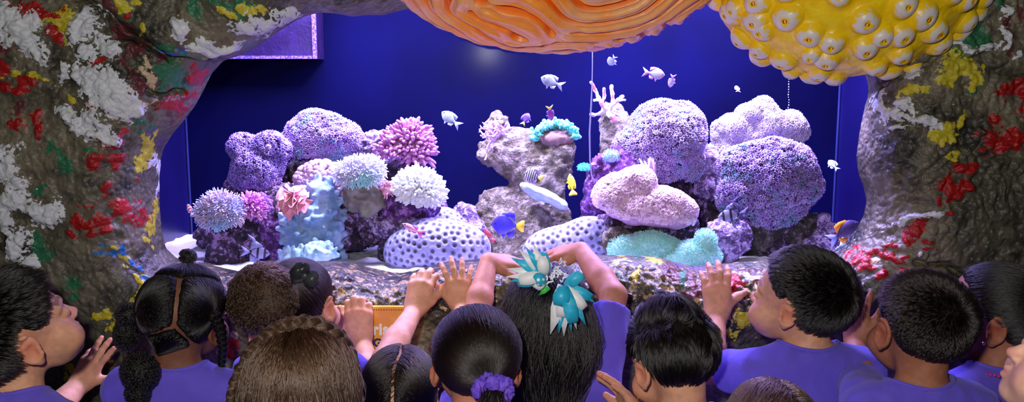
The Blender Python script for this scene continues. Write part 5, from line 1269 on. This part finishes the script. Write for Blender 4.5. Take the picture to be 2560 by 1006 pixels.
def braid(k, path, w_, n, m_, name='braid', seed=0, world=False):
    """three-strand plait of interlocking lobes along a path (head coordinates)"""
    path = np.array(path, float); d = np.r_[0, np.cumsum(np.linalg.norm(np.diff(path, axis=0), axis=1))]; parts = []; V0, F0 = ico(4)
    fine = np.stack([np.interp(np.linspace(0, d[-1], 200), d, path[:, a_]) for a_ in range(3)], 1)
    for _ in range(40): fine[1:-1] = (fine[:-2] + fine[2:]) / 2
    s_ = Sdf(); tw = []
    for st in range(3):
        t_ = np.linspace(0, 1, 160); i_ = t_ * 199; c_ = np.stack([np.interp(i_, np.arange(200), fine[:, a_]) for a_ in range(3)], 1)
        tg = nrm(np.gradient(c_, axis=0)); nn_ = nrm((c_ - CC) / CR ** 2); nn_ = nrm(tang(nn_, tg)); sd = np.cross(tg, nn_); ph = n * 2 * PI * t_ + st * 2 * PI / 3
        tp = 1 - .35 * t_
        q_ = c_ + sd * (w_ * .62 * np.sin(ph) * tp)[:, None] + nn_ * (w_ * .30 * np.sin(2 * ph) * tp + w_ * .2)[:, None]; tw.append(q_)
        parts.append(tube(k.W(q_), w_ * .46 * k.s * tp, 12))
    V, F = merge(parts); o = mk(name, V, F, m_[1], k.t)
    rng = np.random.default_rng(seed); S_ = []
    for q_ in tw:
        tg = nrm(np.gradient(q_, axis=0)); u = nrm(np.cross(tg, A(.2, .3, .9))); v = np.cross(tg, u)
        for j_ in range(130):
            a_ = rng.random() * 6.28; rr = w_ * .47 * (1 - .35 * np.linspace(0, 1, 160)); al = a_ + np.linspace(0, 1, 160) * 3
            S_.append((q_ + (u * np.cos(al)[:, None] + v * np.sin(al)[:, None]) * rr[:, None])[::3])
    k.strands(np.array(S_), .0005, o, m_=m_, taper=.9); return o
# skins
SK_A = skinmat('tan_skin', (196, 142, 112)); SK_B = skinmat('deep_brown_skin', (112, 70, 52), (110, 60, 56)); SK_C = skinmat('light_brown_skin', (204, 148, 116)); SK_D = skinmat('brown_skin', (178, 118, 90)); SK_E = skinmat('warm_brown_skin', (150, 96, 70)); SK_F = skinmat('fair_skin', (222, 172, 150), (196, 120, 116))
UP = (0, -1, .15)
KY = {}
# 1 boy at the far left
k = Kid('boy in profile at the left edge, looking up with an open hand on the rock', (46, 838, 1.60), 1.12, -41, 30, 0, SK_A, BLACK, byaw=-25, face=True, hs='fwd',
        arms={'L': dict(elbow=(60, 1100, 1.72), wrist=(196, 966, 1.93), dir=(.45, .25, .9), back=(-.25, -1, .25), curl=(4, 6, 4), spread=9, thumb=62, curls={3: (25, 35, 20), 0: (0, 2, 0)}, fan=0)}, neck=(-.0, -.01, 0))
short_hair(k, 10000, .030, (0, -.75, .7), 1, hs='fwd', lift=.5, thick=.008, clumpK=900)
# 2 girl with parted twists
TI = [(-.030, .040, .100), (-.036, -.088, .040), (.074, -.030, .040), (.006, -.100, -.034)]
def sect(p):
    d_ = np.sort(np.sqrt(((p[:, None] - np.array(TI)[None] * A(1, 1, 1)) ** 2).sum(-1)), 1); return sstep(.003, .009, (d_[:, 1] - d_[:, 0]) + .002 * noise(p, 150, 4))
k = Kid('girl with parted sections, twists and puffs in her black hair, seen from behind at left', (464, 798, 1.76), 1.06, -13, 6, 10, SK_B, BLACK, byaw=-8, hs='girl',
        arms={'L': dict(elbow=(296, 985, 1.86), wrist=(300, 1030, 2.0), dir=(.2, .6, .4), back=(0, -1, .6))}, sleeve=.55)
gather_hair(k, 7000, TI, 2, sect, thick=.007, lump=.0015, rad=.0004)
puff(k, A(-.032, .048, .114), (.016, .016, .014), 220, 3, L=.02, curl=.002); puff(k, (-.088, -.060, .012), (.022, .02, .022), 350, 4, L=.03, curl=.0025); puff(k, (-.092, -.058, -.030), (.022, .024, .036), 500, 5, L=.03, curl=.0025)
puff(k, (-.022, -.112, -.072), (.034, .028, .036), 800, 6, L=.035, curl=.003); puff(k, (-.022, -.116, -.116), (.022, .02, .026), 400, 7, L=.03, curl=.0025)
braid(k, [(.076, -.032, .046), (.090, -.024, .012), (.095, -.018, -.03), (.092, -.016, -.085)], .013, 3.5, BLACK, 'hair_twist', 8)
# 3 girl with curly puff and black bow
k = Kid('girl with a big curly brown side puff tied with a black bow, gripping the sign', (752, 768, 1.84), .98, -14, 4, -6, SK_C, DARK, byaw=-6, hs='girl',
        arms={'R': dict(elbow=(930, 962, 1.88), wrist=(904, 852, 2.0), dir=(-.10, .12, 1), back=(0, -1, .1), curl=(18, 78, 50), spread=2, thumb=20, sleeve=.98, size=1.25)})
gather_hair(k, 8000, [(-.018, -.050, .104)], 11, thick=.006, rad=.00042)
puff(k, (-.034, -.082, .050), (.078, .062, .072), 3000, 12, curl=.0062, turns=4.2, L=.072, rad=.00075, m_=CURLY, M_=40, ring=420)
satin = mat('black_satin', (.022, .024, .028), (.05, .053, .058), scale=30, rough=.35)
def bowloop(c, tip, w_, n=(0, -1, .2), th=.003):
    """a folded ribbon loop from c to tip"""
    c = A(*c); tip = A(*tip); d = tip - c; L_ = np.linalg.norm(d); d = d / L_; n_ = nrm(A(*n) - d * (A(*n) @ d)); u = np.cross(d, n_); V = []
    for i_, t_ in enumerate(np.linspace(0, 1, 15)):
        ang_ = t_ * 2 * PI; x = L_ * .5 * (1 - math.cos(ang_)); z = .21 * L_ * math.sin(ang_) ; ww = w_ * (.28 + .72 * math.sin(PI * (.06 + .78 * .5 * (1 - math.cos(ang_)))))
        for y in (-1, 1): V.append(c + d * x + n_ * z + u * y * ww)
    V = np.array(V); nn_ = np.repeat(nrm(np.cross(np.gradient(V[::2], axis=0), u)), 2, 0); b_ = len(V); V2 = np.concatenate([V, V + nn_ * .0012]); F = []
    for i_ in range(14):
        a_ = 2 * i_; F += [[a_, a_ + 1, a_ + 3, a_ + 2], [b_ + a_ + 2, b_ + a_ + 3, b_ + a_ + 1, b_ + a_], [a_, a_ + 2, b_ + a_ + 2, b_ + a_], [a_ + 1, b_ + a_ + 1, b_ + a_ + 3, a_ + 3]]
    return V2, np.array(F)
def ribbon(pts, w_, n=(0, -1, .3), point=True):
    pts = np.array(pts, float); t_ = nrm(np.gradient(pts, axis=0)); u = nrm(np.cross(t_, A(*n))); k_ = len(pts); ww = np.full(k_, w_)
    if point: ww[-1] = .0004
    nn_ = np.cross(u, t_) * .0006
    V = np.concatenate([np.stack([pts - u * ww[:, None], pts + u * ww[:, None]], 1).reshape(-1, 3) + np.repeat(nn_, 2, 0), np.stack([pts - u * ww[:, None], pts + u * ww[:, None]], 1).reshape(-1, 3) - np.repeat(nn_, 2, 0)]); b_ = 2 * k_; F = []
    for i_ in range(k_ - 1):
        a_ = 2 * i_; F += [[a_, a_ + 1, a_ + 3, a_ + 2], [b_ + a_ + 2, b_ + a_ + 3, b_ + a_ + 1, b_ + a_], [a_, a_ + 2, b_ + a_ + 2, b_ + a_], [a_ + 1, b_ + a_ + 1, b_ + a_ + 3, a_ + 3]]
    F += [[0, b_, b_ + 1, 1], [2 * k_ - 2, 2 * k_ - 1, b_ + 2 * k_ - 1, b_ + 2 * k_ - 2]]
    return V, np.array(F)
bY = 1.745
cb = P(762, 690, bY); hb = bpy.data.objects.new('hair_bow', None); link(hb, k.t, cb)
for t_ in ((732, 668), (792, 706), (746, 664)): mk('loop', *bowloop(cb, P(*t_, bY - .005), .019), satin, hb)
for t_ in ((728, 700), (790, 716)): mk('ribbon_tail', *ribbon([cb, (cb + P(*t_, bY)) / 2 + A(0, -.006, .002), P(*t_, bY)], .011, point=False), satin, hb)
V, F = ico(3); mk('knot', cb + V * A(.009, .008, .009), F, satin, hb)
# 4 brown-haired girl with a crown braid, nearest
k = Kid('brown-haired girl with a plait round the crown of her head, nearest at the bottom left', (758, 984, 1.36), 1.0, 6, 4, -4, SK_F, BROWN, byaw=0, hs='girl')
fall_hair(k, 11000, .30, 21, sidew=.15, thick=.010, wave=.03, wf=1.5, clumpK=420, clump=.5, back=.5, off=.016)
br = [(.084, .010, .045), (.072, -.006, .096), (.036, -.018, .130), (-.012, -.030, .134), (-.058, -.044, .108), (-.092, -.056, .056), (-.106, -.066, .000), (-.110, -.072, -.050), (-.110, -.076, -.10)]
braid(k, br, .0155, 6.5, LBROWN, 'braid', 22)
# 5 girl with centre part
pt5 = lambda p: sstep(.0016, .0045, np.abs(p[:, 0] + .004 + .003 * np.sin(p[:, 1] * 60)) + .0012 * noise(p, 160, 3) + .02 * sstep(.03, -.10, p[:, 2]))
k = Kid('small girl with a straight centre parting, reaching over the ledge beyond the sign', (1000, 990, 1.70), .97, 0, 2, 4, SK_C, DARK, byaw=0, hs='girl',
        arms={'L': dict(elbow=(962, 900, 1.82), wrist=(1036, 778, 2.01), dir=(.22, .35, .95), back=(-.1, -1, .45), curl=(22, 40, 28), spread=5, thumb=30, tb=.5, size=1.22),
              'R': dict(elbow=(1180, 900, 1.84), wrist=(1153, 770, 2.03), dir=(-.10, .25, 1), back=(.1, -1, .25), curl=(6, 14, 10), spread=12, thumb=42, size=1.16)})
gather_hair(k, 9000, [(-.074, -.050, -.030), (.074, -.050, -.030)], 31, pt5, thick=.006, rad=.00045)
tail(k, (-.078, -.055, -.036), (-.5, -.3, -.6), 500, .16, 32); tail(k, (.078, -.055, -.036), (.5, -.3, -.6), 500, .16, 33)
# 6 girl with ponytail and purple scrunchie
k = Kid('dark-haired girl with a low ponytail in a purple ruffled scrunchie', (1190, 916, 1.58), 1.04, 4, -2, 2, SK_D, DARK, byaw=4, hs='girl')
tie = ((P(1232, 972, 1.46) - k.C) / k.s) @ k.R
gather_hair(k, 11000, [tie], 41, thick=.007, rad=.00045, off=.008, clumpK=380, clump=.5)
tail(k, tie + A(0, -.012, -.006), (0, -.7, -.5), 900, .22, 42, spread=.016)
scr = mat('purple_scrunchie', srgb(96, 60, 190), srgb(120, 84, 214), scale=60, rough=.8, bump=.4)
rng = np.random.default_rng(43); parts = []; tw_ = k.W(tie); V0, F0 = ico(3)
ob = bpy.data.objects.new('scrunchie', None); link(ob, k.t, tw_)
for i_ in range(16):
    a_ = 2 * PI * i_ / 16; c_ = tw_ + A(math.cos(a_) * .026, -.006 + .006 * rng.normal(), math.sin(a_) * .018)
    d_ = V0 * (1 + .35 * noise(V0, 2.4, i_) + .25 * billow(V0, 4, i_ + 50))[:, None]; parts.append((c_ + d_ * .0125, F0))
V, F = merge(parts); mk('ruffle', V, F, scr, ob)
# 7 girl with the blue and white bow, arms over the ledge
k = Kid('girl with long black hair and a blue and white bow, both arms over the ledge', (1368, 800, 1.84), 1.03, -2, 4, 0, SK_D, BLACK, byaw=0, hs='girl', shw=.11,
        arms={'L': dict(elbow=(1186, 800, 1.97), wrist=(1222, 655, 2.10), dir=(1, .30, -.05), back=(.1, -.35, 1), curl=(14, 20, 14), spread=4, thumb=30, sleeve=.45, size=1.05),
              'R': dict(elbow=(1534, 740, 1.93), wrist=(1452, 628, 2.10), dir=(-1, .25, -.12), back=(-.1, -.35, 1), curl=(14, 22, 16), spread=4, thumb=25, sleeve=.86, size=1.05)})
fall_hair(k, 13000, .42, 51, sidew=.12, thick=.010, wave=.16, wf=2.6, clumpK=240, clump=.6, back=.5, off=.012, M_=30)
bow = bpy.data.objects.new('hair_bow', None); bc_ = P(1385, 695, 1.690); link(bow, k.t, bc_)
wr_ = mat('white_ribbon', (.86, .87, .88), (.92, .93, .94), scale=50, rough=.45)
bl_ = mat('turquoise_ribbon', srgb(40, 176, 214), srgb(70, 196, 226), scale=50, rough=.4)
m = NT('dotted_ribbon'); vo = m.n.new('ShaderNodeTexVoronoi'); vo.inputs['Scale'].default_value = 85; vo.inputs['Randomness'].default_value = .2; m.t.links.new(m.co(), vo.inputs['Vector'])
m.base(m.mix(m.ramp(vo.outputs['Distance'], .26, .31), (.9, .92, .93), srgb(44, 180, 216))); m.p(Roughness=.4); dot_ = m.m
gn_ = mat('green_ribbon', srgb(70, 190, 70), rough=.45)
q = lambda x, y, d=0: P(1378 + (x - 1378) * 1.06, 716 + (y - 716) * 1.04, 1.690 + d)
cA, cB = (1362, 690), (1410, 715)
for (a_, b_, w_, mm, dz) in ((cA, (1352, 634), .0165, bl_, .0), (cA, (1356, 644), .0125, wr_, -.008), (cA, (1296, 704), .0165, bl_, .002), (cA, (1300, 702), .0135, wr_, -.007), (cA, (1322, 668), .010, bl_, .002), (cA, (1340, 722), .013, wr_, -.006), (cA, (1340, 708), .0145, dot_, -.014),
                             (cB, (1452, 686), .0125, bl_, -.004), (cB, (1474, 744), .0115, bl_, -.002), (cB, (1458, 770), .0115, wr_, -.008), (cB, (1396, 764), .0175, dot_, -.018), (cB, (1402, 792), .0155, wr_, -.006), (cB, (1430, 806), .0145, bl_, -.012)):
    mk('loop', *bowloop(q(*a_, dz), q(*b_, dz - .006), w_), mm, bow)
for (a_, b_, w_, mm) in ((cA, (1336, 614), .008, wr_), (cA, (1302, 628), .010, wr_), (cA, (1284, 648), .011, bl_), (cA, (1274, 674), .009, wr_), (cA, (1270, 694), .008, wr_), (cA, (1278, 706), .007, bl_), (cA, (1318, 622), .008, bl_),
                         (cB, (1376, 832), .015, wr_), (cB, (1396, 830), .010, bl_), (cB, (1408, 836), .013, wr_), (cB, (1426, 826), .009, bl_), (cB, (1438, 820), .010, wr_), (cB, (1460, 810), .011, bl_), (cB, (1482, 756), .009, bl_)):
    mk('ribbon_tail', *ribbon([q(*a_, .0), (q(*a_, -.004) + q(*b_, -.010)) / 2 + A(0, -.006, .003), q(*b_, -.012)], w_), mm, bow)
mk('ribbon_tail', *ribbon([q(1372, 718, -.004), q(1360, 728, -.008), q(1349, 738, -.002)], .006), gn_, bow)
rng = np.random.default_rng(55); parts = []
for i_ in range(60):
    c_ = q(1388 + 16 * rng.normal(), 684 + 12 * rng.normal(), -.004); d_ = nrm(rng.normal(size=3) + A(0, -.8, .3)); parts.append(tube(np.stack([c_, c_ + d_ * .006, c_ + d_ * .011 + rng.normal(size=3) * .002]), [.0013, .0018, .0014], 5))
V, F = merge(parts); mk('pompom', V, F, wr_, bow)
# 8 boy with the whorled black hair
k = Kid('boy with glossy swept black hair and a curved cowlick, in front of the tall ledge', (1680, 908, 1.66), 1.04, 22, -14, -4, SK_A, BLACK, byaw=8,
        arms={'L': dict(elbow=(1560, 1100, 1.74), wrist=(1608, 1058, 1.66), dir=(-.55, .1, .8), back=(.9, .3, .3), curl=(8, 12, 8), spread=6, thumb=20, size=1.15)})
ln = [(-.058, -.012, .072), (-.048, -.045, .075), (-.020, -.072, .070), (.015, -.078, .066), (.045, -.062, .072), (.060, -.036, .075)]
short_hair(k, 11000, .034, (0, -1, .5), 61, line=ln, thick=.008, rad=.00055, swirl=-.15, clumpK=520, clump=.6, Lf=lambda p: (.030 + .014 * sstep(.07, .10, p[:, 2]), .14 + .16 * sstep(.07, .10, p[:, 2])))
# 9 boy looking left
k = Kid('boy turned left with his cheek and ear showing and one hand on the ledge', (1994, 758, 1.80), 1.05, 49, 14, 0, SK_A, BLACK, byaw=6, face=True, neck=(.012, -.008, .004), shw=.118,
        arms={'L': dict(elbow=(1770, 925, 1.86), wrist=(1792, 792, 2.0), dir=(.02, .3, 1), back=(.05, -1, .3), curl=(10, 22, 16), spread=7, thumb=58, tb=-.1, size=1.2)})
short_hair(k, 11000, .024, (-.15, -.85, .45), 71, lift=.42, thick=.008, swirl=.5, clumpK=1100, clump=.4, rad=.00048)
# 10 boy with faded dark hair
k = Kid('boy with very short dark hair, right of the left-turned boy, hand by his face', (2296, 832, 1.62), 1.05, 4, 6, 6, SK_E, DARK, byaw=10, neck=(.0, -.0, 0),
        arms={'L': dict(elbow=(2150, 960, 1.72), wrist=(2142, 862, 1.86), dir=(-.05, .2, 1), back=(-.7, -.7, .1), curl=(6, 14, 10), spread=8, thumb=25, size=1.1, sleeve=.95)})
short_hair(k, 12000, .015, (.12, -.75, .62), 81, lift=.8, thick=.005, swirl=.6, clumpK=1500, clump=.5, rad=.00042, Lf=lambda p: (.008 + .012 * sstep(.02, .08, p[:, 2]), .5 + .2 * sstep(.02, .08, p[:, 2])))
# 11 girl with earring at the right edge
k = Kid('girl with slicked back black hair, a stud earring and pink beads at the right edge', (2478, 796, 1.84), 1.12, 58, 10, 0, SK_E, BLACK, byaw=20, hs='girl')
gather_hair(k, 11000, [(-.01, -.105, .065)], 91, thick=.007, rad=.00045)
tail(k, (-.012, -.122, .06), (0, -.8, .2), 700, .18, 92, spread=.02)
V, F = ico(3); ec_ = k.W((-.0795, .001, -.033)); mk('earring', ec_ + V * .0042, F, NT('silver_stud').p(Base_Color=(.8, .8, .8, 1), Metallic=1., Roughness=.15).m, k.t)
bead = NT('pink_bead').p(Base_Color=(*srgb(210, 50, 110), 1), Roughness=.15).m
parts = []; V0, F0 = ico(2)
for a_ in np.linspace(0, 2 * PI, 64)[:-1]:
    parts.append((k.N + A(math.cos(a_) * .066, math.sin(a_) * .078 - .002, -.02 - .018 * math.sin(a_) + .012 * abs(math.cos(a_))) * k.s + V0 * .0034, F0))
V, F = merge(parts); mk('bead_necklace', V, F, bead, k.t)
# 12 fair child's face at the bottom right edge
k = Kid('fair-skinned child whose nose and lips enter at the bottom right corner', (2702, 938, 1.30), 1.06, 68, 30, 0, SK_F, BROWN, byaw=50, hs='girl', face=2)
fall_hair(k, 5000, .16, 95, thick=.008, clumpK=200, off=.012)
# 13 brown crown at the bottom
k = Kid('brown-haired child of whom only the smooth crown shows at the bottom right of centre', (1920, 1096, 1.44), .92, 10, 0, 0, SK_F, LBROWN, byaw=0, hs='girl')
fall_hair(k, 7000, .20, 98, part=.02, thick=.007, clumpK=260, back=.5, off=.008)
